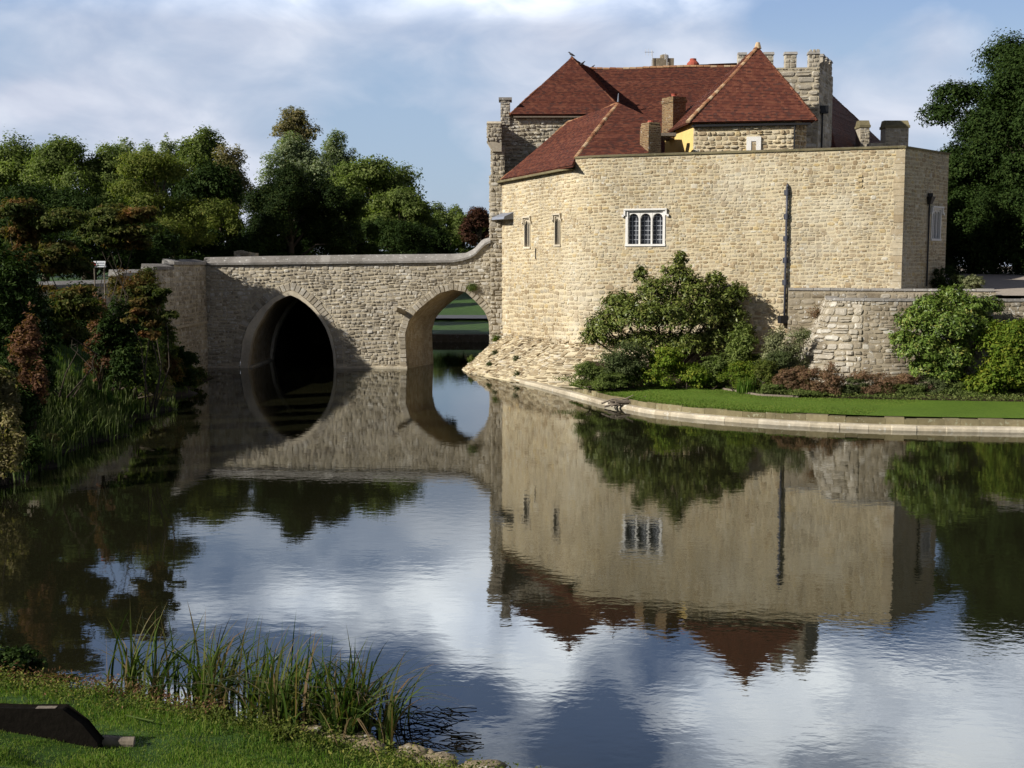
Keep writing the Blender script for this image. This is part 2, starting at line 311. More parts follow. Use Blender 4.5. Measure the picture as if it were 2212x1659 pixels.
def stones(mb, M, s0, s1, z0, z1, ok, rng, hh=(.13, .21), ww=(.12, .36), gap=.02, bulge=.016, m=0, wav=.02):
    z = z0
    ph = rng.random()*10
    while z < z1:
        h = rng.uniform(*hh); s = s0-rng.random()*.2
        while s < s1:
            w = rng.uniform(*ww); a, b = max(s, s0), min(s+w, s1)
            hz = h*rng.uniform(.82, 1.0); s += w
            if b-a < .07: continue
            wz = wav*math.sin(a*1.3+z*2+ph)+wav*.6*math.sin(a*3.1+z*5)+rng.uniform(-.015, .015)
            def put(a, b, zl, zh, lev):
                if b-a < .06 or zh-zl < .05: return
                sc, zc = (a+b)/2, (zl+zh)/2
                if not (ok(a+.02, zl+.02) and ok(b-.02, zl+.02) and ok(a+.02, zh-.02) and ok(b-.02, zh-.02) and ok(sc, zc)):
                    if lev < 2:
                        for q0, q1 in ((a, sc), (sc, b)):
                            for y0, y1 in ((zl, zc), (zc, zh)): put(q0, q1, y0, y1, lev+1)
                    return
                hw, hv = (b-a-gap)/2, (zh-zl-gap)/2
                cut = rng.uniform(.25, .75); rnd = rng.random(); bl = bulge*rng.uniform(.3, 1.6)*(.6 if lev else 1); tilt = rng.uniform(-.07, .07)
                ring = []
                for sx, sz in ((-1,-1+cut),(-1+cut*.7,-1),(1-cut*.7,-1),(1,-1+cut),(1,1-cut),(1-cut*.7,1),(-1+cut*.7,1),(-1,1-cut)):
                    ring.append((sc+sx*hw*rng.uniform(.9, 1.05), zc+sz*hv*rng.uniform(.88, 1.06)+sx*hw*tilt))
                i0 = [mb.vert(M(q, v, -.004), rnd) for q, v in ring]
                i1 = [mb.vert(M(sc+(q-sc)*.93, zc+(v-zc)*.9, bl*.75), rnd) for q, v in ring]
                ox, oz = rng.uniform(-.2, .2)*hw, rng.uniform(-.2, .2)*hv
                i2 = [mb.vert(M(sc+ox+(q-sc)*.55, zc+oz+(v-zc)*.5, bl*rng.uniform(.95, 1.45)), rnd) for q, v in ring]
                for k in range(8):
                    j = (k+1) % 8
                    mb.face((i0[k], i0[j], i1[j], i1[k]), m); mb.face((i1[k], i1[j], i2[j], i2[k]), m)
                mb.face(i2, m)
            zl, zh = z+wz+(h-hz)*rng.random(), z+wz+hz; t = rng.random()
            if t < .16: c_ = zl+(zh-zl)*rng.uniform(.4, .6); put(a, b, zl, c_, 0); put(a, b, c_, zh, 0)
            elif t < .26: put(a, b, zl-.03, zh+.045, 0)
            else: put(a, b, zl, zh, 0)
        z += h
def backing(mb, M, ss, zs, ok, m=1, ztop=None, zbot=None):
    idx = {}
    def V(i, j):
        if (i, j) not in idx:
            z = zs[j]
            if ztop: z = min(z, ztop(ss[i]))
            if zbot: z = max(z, zbot(ss[i]))
            idx[i, j] = mb.vert(M(ss[i], z, 0), .5)
        return idx[i, j]
    for i in range(len(ss)-1):
        for j in range(len(zs)-1):
            sc, zc = (ss[i]+ss[i+1])/2, (zs[j]+zs[j+1])/2
            if ztop and zs[j] >= max(ztop(ss[i]), ztop(ss[i+1])): continue
            if zbot and zs[j+1] <= min(zbot(ss[i]), zbot(ss[i+1])): continue
            if not ok(sc, zc): continue
            mb.face((V(i, j), V(i+1, j), V(i+1, j+1), V(i, j+1)), m,
                    [(ss[i], zs[j]), (ss[i+1], zs[j]), (ss[i+1], zs[j+1]), (ss[i], zs[j+1])])
def lines(a, b, step, extra=()):
    n = max(int(round((b-a)/step)), 1); L = sorted(set([round(a+(b-a)*k/n, 4) for k in range(n+1)]+[round(e, 4) for e in extra])); out = [L[0]]
    for q in L[1:]:
        if q-out[-1] > .0005: out.append(q)
    return out
def pbox(mb, M, s0, s1, z0, z1, d0, d1, m=0, a=.5, n=1):          # block laid on a wall surface
    for k in range(n):
        p, q = s0+(s1-s0)*k/n, s0+(s1-s0)*(k+1)/n
        mb.hexa([M(p,z0,d1), M(q,z0,d1), M(q,z0,d0), M(p,z0,d0), M(p,z1,d1), M(q,z1,d1), M(q,z1,d0), M(p,z1,d0)], m, a)
def sweep(mb, rows, m=0, closed=False, uv=True, rnd=None):         # rows: list of cross-sections with equal point count
    ids = [[mb.vert(p, (rnd[k] if rnd else .5)) for p in r] for k, r in enumerate(rows)]
    L = 0
    for k in range(len(rows)-1):
        dl = (Vector(rows[k+1][0])-Vector(rows[k][0])).length; n = len(rows[k]); acc = 0
        for j in range(n if closed else n-1):
            j2 = (j+1) % n; da = (Vector(rows[k][j2])-Vector(rows[k][j])).length
            mb.face((ids[k][j], ids[k+1][j], ids[k+1][j2], ids[k][j2]), m, [(L, acc), (L+dl, acc), (L+dl, acc+da), (L, acc+da)]); acc += da
        L += dl
    return ids

# roofs: real tile courses, each lapping the one below
def roof_face(mb, pts, m=0, row=.11, lift=.022, thick=.1):
    pts = [Vector(p) for p in pts]; n = Vector((0, 0, 0))
    for k in range(len(pts)): n += (pts[k]-pts[0]).cross(pts[(k+1) % len(pts)]-pts[0])
    n.normalize()
    if n.z < 0: n = -n; pts = pts[::-1]
    up = (Vector((0, 0, 1))-n*n.z).normalized(); ux = up.cross(n).normalized(); o = pts[0]
    uvp = [((p-o).dot(ux), (p-o).dot(up)) for p in pts]
    v0 = min(q[1] for q in uvp); v1 = max(q[1] for q in uvp)
    def clip(poly, c, sgn):
        out = []
        for k in range(len(poly)):
            a, b = poly[k], poly[(k+1) % len(poly)]; fa, fb = sgn*(a[1]-c), sgn*(b[1]-c)
            if fa >= 0: out.append(a)
            if (fa >= 0) != (fb >= 0): t = fa/(fa-fb); out.append((a[0]+(b[0]-a[0])*t, c))
        return out
    v = v0; rr = random.Random(int(abs(v0)*1000)+len(pts))
    while v < v1:
        q = clip(clip(uvp, v, 1), min(v+row, v1), -1)
        if len(q) >= 3:
            l = lift*rr.uniform(.7, 1.3)
            P = [o+ux*a+up*b+n*(l*(1-(b-v)/row)+.002) for a, b in q]; mb.poly(P, m, [(a+50, b+50) for a, b in q])
            lo = [a for a, b in q if abs(b-v) < 1e-5]
            if len(lo) >= 2:
                a0, a1 = min(lo), max(lo)
                mb.poly([o+ux*a0+up*v-n*.01, o+ux*a1+up*v-n*.01, o+ux*a1+up*v+n*(l+.002), o+ux*a0+up*v+n*(l+.002)], m, [(a0+50, v+50), (a1+50, v+50), (a1+50, v+50.02), (a0+50, v+50.02)])
        v += row
    low = [p-n*thick for p in pts]
    mb.poly(low[::-1], m, [(50, 50)]*len(low))
    for k in range(len(pts)):
        j = (k+1) % len(pts); mb.poly([low[k], low[j], pts[j]-n*.012, pts[k]-n*.012], m, [(50, 50), (51, 50), (51, 50.1), (50, 50.1)])
def ridge(mb, a, b, r=.085, seg=.27, m=0, seed=1, wob=.012):
    a, b = Vector(a), Vector(b); d = (b-a); L = d.length; d.normalize(); rr = random.Random(seed)
    side = d.cross(Vector((0, 0, 1))).normalized(); up = side.cross(d).normalized()
    n = max(int(L/seg), 1)
    for k in range(n):
        p = a+d*(L*k/n); q = a+d*(L*(k+.94)/n); rn = rr.random(); off = up*(rr.uniform(-wob, wob)+.035*math.sin(L*k/n*.9+seed)-.02*math.sin(math.pi*k/n)*L*.1)
        r0, r1 = r*1.08, r*.92; A = []; B = []
        for j in range(7):
            an = math.pi*(-.1+1.2*j/6)
            A.append(p+off+(side*math.cos(an)+up*math.sin(an)*.8)*r0-up*.03); B.append(q+off+(side*math.cos(an)+up*math.sin(an)*.8)*r1-up*.03)
        ia = [mb.vert(x, rn) for x in A]; ib = [mb.vert(x, rn) for x in B]
        for j in range(6): mb.face((ia[j], ia[j+1], ib[j+1], ib[j]), m)
        mb.face(ia[::-1], m); mb.face(ib, m)

# foliage: thousands of small leaf faces in sprays on clumps
def leaf_mesh(name, C, N, size, aspect, mat, rng, parent=None, rnd=None, droop=0):
    n = len(C)
    up = rng.normal(size=(n, 3)); up[:, 2] -= droop
    t = np.cross(N, up); t /= np.linalg.norm(t, axis=1)[:, None]+1e-9
    b = np.cross(N, t); b /= np.linalg.norm(b, axis=1)[:, None]+1e-9
    if droop: t, b = b, t
    s = size*rng.uniform(.6, 1.35, n)[:, None]
    V = np.empty((n, 4, 3)); V[:, 0] = C-t*s; V[:, 2] = C+t*s
    cup = N*s*.25
    V[:, 1] = C-b*s*aspect+cup-t*s*.1; V[:, 3] = C+b*s*aspect+cup-t*s*.1
    me = bpy.data.meshes.new(name); me.vertices.add(4*n); me.vertices.foreach_set('co', V.astype(np.float32).ravel())
    me.loops.add(4*n); me.loops.foreach_set('vertex_index', np.arange(4*n, dtype=np.int32))
    me.polygons.add(n); me.polygons.foreach_set('loop_start', np.arange(0, 4*n, 4, dtype=np.int32)); me.polygons.foreach_set('loop_total', np.full(n, 4, dtype=np.int32))
    a = me.attributes.new('rnd', 'FLOAT', 'POINT')
    if rnd is None: rnd = rng.random(n)
    a.data.foreach_set('value', np.repeat(np.clip(rnd, 0, 1), 4).astype(np.float32))
    me.materials.append(mat); me.update(calc_edges=True); me.validate()
    return link(me, name, parent)
def spray_points(clumps, n, rng, per=14, spread=.5, shell=.45, flat=.7):
    """clumps: rows (x,y,z,rx,ry,rz). Leaves grow in sprays near each clump's skin."""
    cl = np.array(clumps, float); wgt = (cl[:, 3]*cl[:, 4]*cl[:, 5])**(2/3); wgt /= wgt.sum()
    ns = max(n//per, 1); k = rng.choice(len(cl), ns, p=wgt)
    d = rng.normal(size=(ns, 3)); d /= np.linalg.norm(d, axis=1)[:, None]
    d[:, 2] = np.where(d[:, 2] < -.35, -d[:, 2], d[:, 2])
    r = 1-shell*rng.random(ns)**1.4
    r *= 1+.22*np.sin(d[:, 0]*7+k)*np.cos(d[:, 1]*6+k*2.)+rng.normal(size=ns)*.05
    S = cl[k, :3]+d*r[:, None]*cl[k, 3:6]
    tone = rng.random(ns); sp = spread*cl[k, 3:6].mean(1)
    off = rng.normal(size=(ns, per, 3)); off *= (sp*.35)[:, None, None]; off[:, :, 2] *= flat
    C = (S[:, None, :]+off).reshape(-1, 3)
    N = (d[:, None, :]*1.0+np.array([0, 0, .35])+rng.normal(size=(ns, per, 3))*.48).reshape(-1, 3); N /= np.linalg.norm(N, axis=1)[:, None]
    rnd = (tone[:, None]*.5+rng.random((ns, per))*.5).ravel()
    return C, N, rnd
def crown_clumps(c, r, rng, n=26, cr=(.26, .42), kind='round'):
    out = []
    for k in range(n):
        if kind == 'round':
            d = rng.normal(size=3); d /= np.linalg.norm(d)
            if d[2] < -.8: d[2] *= -.5
            q = rng.uniform(.45, .82); s = rng.uniform(*cr)
            out.append((c[0]+d[0]*r[0]*q, c[1]+d[1]*r[1]*q, c[2]+d[2]*r[2]*q, s*r[0], s*r[1], s*r[2]*rng.uniform(.7, 1.1)))
        elif kind == 'tier':       # layered boughs, lacy
            z = rng.uniform(-1, .85); w = math.sqrt(max(0, 1-(z*.8+.1)**2))*rng.uniform(.2, .95); a = rng.uniform(0, 6.28); s = rng.uniform(*cr)
            out.append((c[0]+math.cos(a)*w*r[0]*.8, c[1]+math.sin(a)*w*r[1]*.8, c[2]+z*r[2]*.92, s*r[0], s*r[1], s*r[2]*.45))
        elif kind == 'mound':
            u = rng.random()**1.2*.8; w = math.sqrt(1-u*u)*rng.uniform(.2, .82); a = rng.uniform(0, 6.28); s = rng.uniform(*cr)
            out.append((c[0]+math.cos(a)*w*r[0], c[1]+math.sin(a)*w*r[1], c[2]-r[2]+2*r[2]*(u*.95+.06), s*r[0]*1.1, s*r[1]*1.1, s*r[2]*1.3))
        elif kind == 'plume':      # upright yew plumes
            a = rng.uniform(0, 6.28); w = rng.random()**.6; h = 1-w*w*.62
            zz = rng.uniform(.1, 1)*h; s = rng.uniform(*cr)*.62
            out.append((c[0]+math.cos(a)*w*r[0]*.8, c[1]+math.sin(a)*w*r[1]*.8, c[2]-r[2]+2*r[2]*zz*.86, s*r[0], s*r[1], s*r[2]*1.5))
    return out
def tree_obj(name, label, cat, px, topy, hw, Y, zb, mat, kind='round', n=9000, leaf=.16, seed=1, group=None, bot=None, ncl=26, depth=.9, cr=(.26, .42), aspect=.5, bark='bark', shell=.45, droop=0, pY=None, spread=.5, per=14):
    if Y > 60: n = int(n*2.0); leaf *= .62
    rng = np.random.default_rng(seed); base = at(px, topy, Y); rx = hw*Y/F; top = base.z
    zbase = zb; cb = bot if bot is not None else zb+(top-zb)*.18
    rz = (top-cb)/2; c = (base.x, Y, cb+rz)
    cl = crown_clumps(c, (rx, rx*depth, rz), rng, ncl, cr, kind)
    zt = max(q[2]+q[5] for q in cl); cl = [(q[0], q[1], q[2]+(top-zt)*(q[2]-cb)/(zt-cb), *q[3:]) for q in cl]
    root = thing(name, label, cat, group, (base.x, Y, zbase))
    C, N, rnd = spray_points(cl, n, rng, per, spread, shell)
    leaf_mesh('crown', C, N, leaf, aspect, T[mat], rng, root, rnd, droop)
    mb = MB(); tr = max(.08, .035*(top-zb)); lean = rng.normal(size=2)*.2
    tp = [(base.x+lean[0]*t, Y+lean[1]*t, zbase-.3+(top-zbase)*.8*t) for t in (0, .15, .35, .6, .8, 1)]
    mb.tube(tp, [tr*1.3, tr, tr*.8, tr*.55, tr*.35, tr*.1])
    for q in cl[::2]:
        t = min(max((q[2]-zbase)/(top-zbase)*.75, .15), .8); st = Vector((base.x+lean[0]*t, Y+lean[1]*t, zbase+(top-zbase)*.8*t*.85))
        e = Vector(q[:3]); md = (st+e)/2+Vector((0, 0, .08*(top-zb)*rng.random())); mb.tube([st, md, e], [tr*.4, tr*.22, tr*.06], n=5)
    mb.build('trunk', T[bark], root, smooth=True)
    return root
SUN_STR, SKY_STR, EXPOSURE = 5.0, .1, 0.34
CLOUD_LO, CLOUD_HI = (5.2, 5.6, 6.6), (23, 24.5, 26.5)
SKY_TINT, SKY_BLUE = (.8, .85, .95), (3.1, 4.1, 5.8)
SKY_BLOBS = [(880, 6, 200, 3.5, -.12), (0, 10, 150, 3, -.14), (200, 10.5, 250, 1.6, .1), (90, 7.2, 60, .7, .2), (1250, 8, 300, 2, .04), (2150, 7, 160, 4, -.1), (1700, 11, 120, 1, -.1), (2000, 10, 60, 1.5, .12),
 (1290, 22.6, 170, 2.2, -.2), (1170, 18.4, 70, 2.2, .22), (850, 20, 200, 3.5, -.12), (1600, 21, 160, 2.5, .2), (640, 15.6, 150, 1.3, .15), (1010, 16.5, 60, 2, .2), (450, 18, 350, 2, -.1)]
# ================================================================= CURTAIN WALL
rs = random.Random(11)
TOPZ = 10.98
cA = atz(1075, 386, 10.35); 
K1 = atz(1244, 340, TOPZ); K2 = atz(1956, 318, TOPZ); K3 = atz(2050, 333, TOPZ)
K0 = Vector((-.75, 67.35, 0))
pathA = Path([K0, K1, K2], {1: 1.5})
def batA(q, z):
    if z >= 1.75: return 0
    k = min(max((16.5-q)/5, 0), 1); return (1.75-z)*1.62*k*(.8+.2*min(q/2, 1))
def MA(q, z, d=0): return pathA.M(q, z, d, batA)
nL = Vector((float(pathA.nx[len(pathA.nx)*3//4]), float(pathA.ny[len(pathA.nx)*3//4]), 0))
def swA(px, py, which='long'):                    # survey: point on wall -> (s, z)
    if which == 'long': n = nL; p0 = Vector((K1.x, K1.y, 0))
    else: n = Vector((float(pathA.nx[8]), float(pathA.ny[8]), 0)); p0 = K0
    p = onplane(px, py, p0, n); return pathA.find(p), p.z
sJ = swA(1239, 350, 'left')[0]                          # where the left, eaved stretch ends
nLeft = Vector((float(pathA.nx[8]), float(pathA.ny[8]), 0))
EA_ = onplane(1082, 387.5, K0+nLeft*.3, nLeft); EB_ = onplane(1236, 357, K0+nLeft*.3, nLeft)
EAVE0, EAVE1 = EA_.z-.04, EB_.z-.04
def topA(q): return EAVE0+(EAVE1-EAVE0)*q/sJ if q < sJ else TOPZ-.02
wl, wt = swA(1352, 458); wr, wb = swA(1436, 527)
sl = []
for (a, b, c, d) in ((1133, 474, 1146, 533), (1199, 468, 1212, 528)):
    s0, z1 = swA(a, b, 'left'); s1, z0 = swA(c, d, 'left'); sl.append((s0, s1, z0, z1))
holes = [(wl, wr, wb, wt)]+sl
def okA(q, z):
    if z > topA(q)+.02 or z < -.1: return False
    return not any(a-.04 < q < b+.04 and c-.04 < z < d+.04 for a, b, c, d in holes)
def okAb(q, z): return not any(a < q < b and c < z < d for a, b, c, d in holes)
curtain = thing('curtain_wall', 'tall honey coloured rubble stone wall with rounded corner and sloping foot rising from the moat', 'castle wall')
mb = MB()
ex = [e for h in holes for e in h[:2]]; ez = [e for h in holes for e in h[2:]]
backing(mb, MA, lines(0, pathA.L, .3, ex+[sJ, sJ+.001]), sorted(lines(-.3, TOPZ-.02, .35, ez+[1.75])), okAb, 1, ztop=topA)
stones(mb, MA, 0, pathA.L, 1.8, 4.6, okA, rs, hh=(.16, .28), ww=(.16, .5), bulge=.024, gap=.022, wav=.05)
stones(mb, MA, 0, pathA.L, 4.65, TOPZ, okA, rs, wav=.035)
mb.build('wall_face', [T['stone_gold'], T['mortar_gold']], curtain)
mb = MB(); stones(mb, MA, 0, 19.5, 0.03, 1.95, okA, rs, hh=(.09, .14), ww=(.2, .55), bulge=.07, gap=.014, wav=.02)
mb.build('battered_foot', T['stone_foot'], curtain)
mb = MB()
for k, (q0, n_) in enumerate(((1.6, 3), (2.3, 4), (3.4, 5), (4.8, 4), (6.3, 3))):
    for j in range(n_):
        z = 1.62-j*.33; w_ = rs.uniform(.16, .3); q = q0+j*.12; pbox(mb, MA, q, q+w_, z-rs.uniform(.08, .14), z, -.1, rs.uniform(.1, .2), a=rs.random())
mb.build('jutting_stones', T['stone_foot'], curtain)
# right return (in shade)
pathB = Path([K2, K3, K3+(K3-K2)*1.2])
def MBm(q, z, d=0): return pathB.M(q, z, d)
nB = Vector((float(pathB.nx[3]), float(pathB.ny[3]), 0))
def swB(px, py): p = onplane(px, py, K2, nB); return pathB.find(p), p.z
LB = (K3-K2).length
b0, bz1 = swB(2013, 452); b1, bz0 = swB(2031, 516)
okB = lambda q, z: not (b0-.03 < q < b1+.03 and bz0-.03 < z < bz1+.03) and z < TOPZ
okBb = lambda q, z: not (b0 < q < b1 and bz0 < z < bz1)
mb = MB(); backing(mb, MBm, lines(0, LB, .3, (b0, b1)), lines(3, TOPZ-.02, .35, (bz0, bz1)), okBb, 1)
stones(mb, MBm, 0.02, LB, 4, TOPZ-.05, okB, rs, bulge=.012)
mb.build('wall_return', [T['stone_gold'], T['mortar_gold']], curtain)
# far side and inner faces so the wall has body
mb = MB()
q3 = K3.copy(); q4 = Vector((K3.x-5, K3.y+6, 0)); 
mb.hexa([(K3.x-.6,K3.y-.25,3),(K3.x,K3.y,3),(q4.x+.4,q4.y,3),(q4.x-.3,q4.y,3),(K3.x-.6,K3.y-.25,TOPZ-.05),(K3.x,K3.y,TOPZ-.05),(q4.x+.4,q4.y,TOPZ-.05),(q4.x-.3,q4.y,TOPZ-.05)])
r = [[MA(sJ, 9, -.0), MA(sJ, TOPZ-.02, -.0)]]
for q in lines(sJ, pathA.L, .5): r.append([MA(q, 3, -.55), MA(q, TOPZ-.02, -.55)])
r.append([MBm(LB, 3, -.55), MBm(LB, TOPZ-.02, -.55)]); sweep(mb, r)
mb.build('inner_face', T['masonry_gold'], curtain)
# coping
mb = MB(); r = []; rn = []
def prof(M, q): return [M(q, TOPZ-.03, .07), M(q, TOPZ+.05, .08), M(q, TOPZ+.1, -.2), M(q, TOPZ+.05, -.62), M(q, TOPZ-.03, -.62)]
for q in lines(sJ, pathA.L-.01, .35): r.append(prof(MA, q))
bis = [Vector(a)+(Vector(b)-Vector(a))*.5 for a, b in zip(prof(MA, pathA.L), prof(MBm, 0))]
r[-1] = [tuple(p) for p in bis]; r.append([tuple(p) for p in prof(MBm, .3)])
for q in lines(.6, LB, .4): r.append(prof(MBm, q))
rn = [rs.random() for _ in r]
ids = sweep(mb, r, rnd=rn); mb.face(ids[0]); mb.face(ids[-1][::-1])
mb.build('coping', T['coping_dark'], curtain)
# quoins at the lit corner
mb = MB(); z = 4.7
while z < TOPZ-.3:
    h = rs.uniform(.24, .34); a = rs.uniform(.25, .55); rv = .2+rs.random()*.5
    pbox(mb, MA, pathA.L-a, pathA.L-.0, z, z+h-.015, 0, .028, a=rv); z += h
mb.build('corner_stones', T['stone_gold'], curtain)

def light_window(parent, M, s0, s1, z0, z1, n, name='window', label=None, hood=True, white='white_stone', dep=.28, arch=.5, bars=(2, 6), jamb=.1, mull=.075, lab=None):
    f = MB(); W = s1-s0; w = (W-2*jamb-(n-1)*mull)/n
    # reveals and frame
    pbox(f, M, s0-.02, s0+jamb, z0, z1, -dep, .04); pbox(f, M, s1-jamb, s1+.02, z0, z1, -dep, .04)
    pbox(f, M, s0-.04, s1+.04, z0-.1, z0, -dep, .07)
    pbox(f, M, s0-.02, s1+.02, z1, z1+.07, -dep, .04)
    for k in range(1, n): a = s0+jamb+k*w+(k-1)*mull; pbox(f, M, a, a+mull, z0, z1-.05, -dep*.75, -.02)
    ah = w*arch
    for k in range(n):
        a = s0+jamb+k*(w+mull); N = 10
        for j in range(N):
            p, q = a+w*j/N, a+w*(j+1)/N
            za = lambda x: z1-.08-ah+ah*math.sqrt(max(0, 1-(2*(x-a)/w-1)**2))
            A, B = za(p), za(q)
            f.hexa([M(p,A,-.03), M(q,B,-.03), M(q,B,-dep), M(p,A,-dep), M(p,z1,-.03), M(q,z1,-.03), M(q,z1,-dep), M(p,z1,-dep)])
    if hood:
        pbox(f, M, s0-.1, s1+.1, z1+.07, z1+.15, 0, .13)
        for a in (s0-.1, s1+.02): pbox(f, M, a, a+.08, z1-.18, z1+.07, 0, .11)
        for a in (s0-.19, s1+.1): pbox(f, M, a, a+.1, z1-.24, z1-.13, 0, .12)
    fo = f.build(name, T[white], parent)
    if lab: fo['label'] = lab
    gl = MB(); gl.poly([M(s0+jamb*.5, z0, -dep+.03), M(s1-jamb*.5, z0, -dep+.03), M(s1-jamb*.5, z1, -dep+.03), M(s0+jamb*.5, z1, -dep+.03)])
    gl.build('glass', T['glass'], fo)
    if bars:
        b = MB()
        for k in range(n):
            a = s0+jamb+k*(w+mull)
            for j in range(1, bars[0]+1): x = a+w*j/(bars[0]+1); pbox(b, M, x-.009, x+.009, z0, z1-.1, -dep+.031, -dep+.05)
            for j in range(1, bars[1]+1): zz = z0+(z1-z0)*j/(bars[1]+1); pbox(b, M, a, a+w, zz-.011, zz+.011, -dep+.031, -dep+.055)
        b.build('leading', T['lead_cames'], fo)
    return fo
light_window(curtain, MA, wl, wr, wb, wt, 3, lab='white framed window of three arched leaded lights')
for k, (a, b, c, d) in enumerate(sl): light_window(curtain, MA, a, b, c, d, 2, dep=.2, white='ashlar', bars=None, jamb=.04, mull=.05, arch=.8, lab='narrow twin slit window with a square hood')
light_window(curtain, MBm, b0, b1, bz0, bz1, 3, bars=(1, 5), jamb=.06, mull=.05, dep=.16, lab='white mullioned window in the shaded return')
# small worn blocks and slits under the narrow windows
mb = MB(); s_, z_ = swA(1152, 548, 'left'); pbox(mb, MA, s_+.3, s_+.36, z_-.28, z_+.28, 0, .045); mb.build('slit', T['black_iron'], curtain)
# slate shelf at left
s_, z_ = swA(1092, 474, 'left'); mb = MB()
mb.hexa([MA(.02,z_-.02,.55), MA(s_+1.0,z_-.02,.6), MA(s_+1.0,z_-.02,0), MA(.02,z_-.02,0), MA(.02,z_+.12,.5), MA(s_+1.0,z_+.12,.55), MA(s_+1.0,z_+.36,0), MA(.02,z_+.36,0)])
mb.build('slate_shelf', T['slate'], curtain)
# big lead pipe with collars
pipe = MB(); sP, zP1 = swA(1701, 400); _, zP0 = swA(1698, 700)
pipe.tube([MA(sP, z, .13) for z in (zP0, 6, 8, zP1-.15)], .056, n=10); pipe.tube([MA(sP, zP1-.15, .13), MA(sP, zP1, .1), MA(sP, zP1+.08, .02)], [.056, .05, .02], n=10)
po = pipe.build('drain_pipe', T['lead_pipe'], curtain, smooth=True)
for py in (422, 474, 522, 568, 616):
    _, z_ = swA(1700, py); c = MB(); c.tube([MA(sP, z_, .13), MA(sP, z_+.26, .13)], .075, n=10); pbox(c, MA, sP-.15, sP+.1, z_+.02, z_+.25, .0, .05); c.build('collar', T['lead_pipe'], po)
c = MB(); c.box((-.2, -.25, 0), (.2, .05, .35), org=MA(sP-.1, zP0+.05, .2), rot=.3); c.build('pipe_shoe', T['black_iron'], po)
# thin black pipe with hopper on the return
sp_, zt_ = swB(2006, 425); _, zb_ = swB(2002, 600); c = MB(); c.tube([MBm(sp_, zb_-.4, .07), MBm(sp_, zt_, .07)], .04, n=8); po = c.build('downpipe', T['black_iron'], curtain)
c = MB(); c.hexa([MBm(sp_-.1,zt_-.35,.16),MBm(sp_+.1,zt_-.35,.16),MBm(sp_+.1,zt_-.35,0),MBm(sp_-.1,zt_-.35,0),MBm(sp_-.2,zt_+.0,.28),MBm(sp_+.2,zt_+.0,.28),MBm(sp_+.2,zt_+.0,0),MBm(sp_-.2,zt_+.0,0)])
c.box((-.09, -.09, 0), (.09, .09, .16), org=MBm(sp_, zt_, .1)); c.build('hopper', T['black_iron'], po)
# protruding small stones on the top right
mb = MB()
for py in (380, 390, 401):
    s_, z_ = swA(1858, py); pbox(mb, MA, s_-.09, s_+.09, z_-.05, z_+.05, 0, .06, a=.9)
mb.build('keyed_stones', T['stone_gold'], curtain)

# ================================================================= BUILDINGS BEHIND THE WALL
def wall_poly(mb, a, b, z0, z1, m=0, st=True, rng=rs, **kw):     # vertical wall from a to b (plan points)
    p = Path([a, b])
    Mw = lambda q, z, d=0: p.M(q, z, d)
    zt = z1 if callable(z1) else (lambda q: z1)
    zmax = max(zt(0), zt(p.L), zt(p.L/2))
    backing(mb, Mw, lines(0, p.L, .5), lines(z0, zmax, .5), lambda q, z: True, 1, ztop=zt)
    if st: stones(mb, Mw, 0, p.L, z0, zmax, lambda q, z: z < zt(q)-.02, rng, **kw)
    return p, Mw
GG = [T['stone_grey'], T['mortar_grey']]
YT = 69.4                                                       # gate tower front
# --- left gate tower
gt = thing('gate_tower', 'stone gate tower at the head of the bridge under a steep red hipped roof', 'tower')
eL = at(1103, 248, YT); apx = at(1232, 124, YT+4.2); ez = eL.z
xl, xr = at(1082, 300, YT).x, 2*apx.x-eL.x-.2
mb = MB(); wall_poly(mb, (xl, YT), (xr, YT), 5, ez+.02, bulge=.05, hh=(.16, .26), ww=(.18, .45))
wall_poly(mb, (xl, YT+8), (xl, YT), 5, ez+.02, st=False)
mb.build('tower_wall', GG, gt)
# outer pilaster strip that carries the bridge end
xa, xb = at(1062, 400, 67.9).x, at(1082, 400, 67.9).x
mb = MB(); zc1 = at(1070, 380, 67.9).z; zc2 = at(1070, 318, 68.1).z; zt2 = at(1070, 268, 68.1).z
xq = at(1059, 600, 66.9).x; xq2 = at(1083, 600, 66.9).x
wall_poly(mb, (xq, 66.95), (xq2+.1, 66.95), -.3, zc1, bulge=.05, hh=(.2, .34), ww=(.2, .5))
wall_poly(mb, (xq, 69.4), (xq, 66.95), -.3, zc1, bulge=.04)
mb.poly([(xq, 66.95, zc1), (xq2+.1, 66.95, zc1), (xq2+.1, 69.4, zc1+.1), (xq, 69.4, zc1+.1)], 1)
wall_poly(mb, (xa, 68.1), (xb+.2, 68.1), zc1-.1, zc2+.1, bulge=.05, hh=(.2, .34)); wall_poly(mb, (xa, 69.4), (xa, 68.1), zc1-.1, zc2, bulge=.04)
mb.build('buttress', GG, gt)
mb = MB(); xc = at(1053, 290, 67.9).x
wall_poly(mb, (xc, 67.85), (xl+.05, 67.85), zc2+.25, zt2, bulge=.05, hh=(.2, .3)); wall_poly(mb, (xc, 69.4), (xc, 67.85), zc2+.25, zt2, bulge=.03)
mb.hexa([(xc+.3,67.95,zc2-.25),(xl+.05,67.95,zc2-.25),(xl+.05,69.3,zc2-.25),(xc+.3,69.3,zc2-.25),(xc,67.85,zc2+.25),(xl+.05,67.85,zc2+.25),(xl+.05,69.4,zc2+.25),(xc,69.4,zc2+.25)], 2, .8)
mb.hexa([(xc-.05,67.8,zt2),(xl+.05,67.8,zt2),(xl+.05,69.39,zt2),(xc-.05,69.39,zt2),(xc-.02,67.85,zt2+.12),(xl+.05,67.85,zt2+.12),(xl+.05,69.39,zt2+.12),(xc-.02,69.39,zt2+.12)], 2, .3)
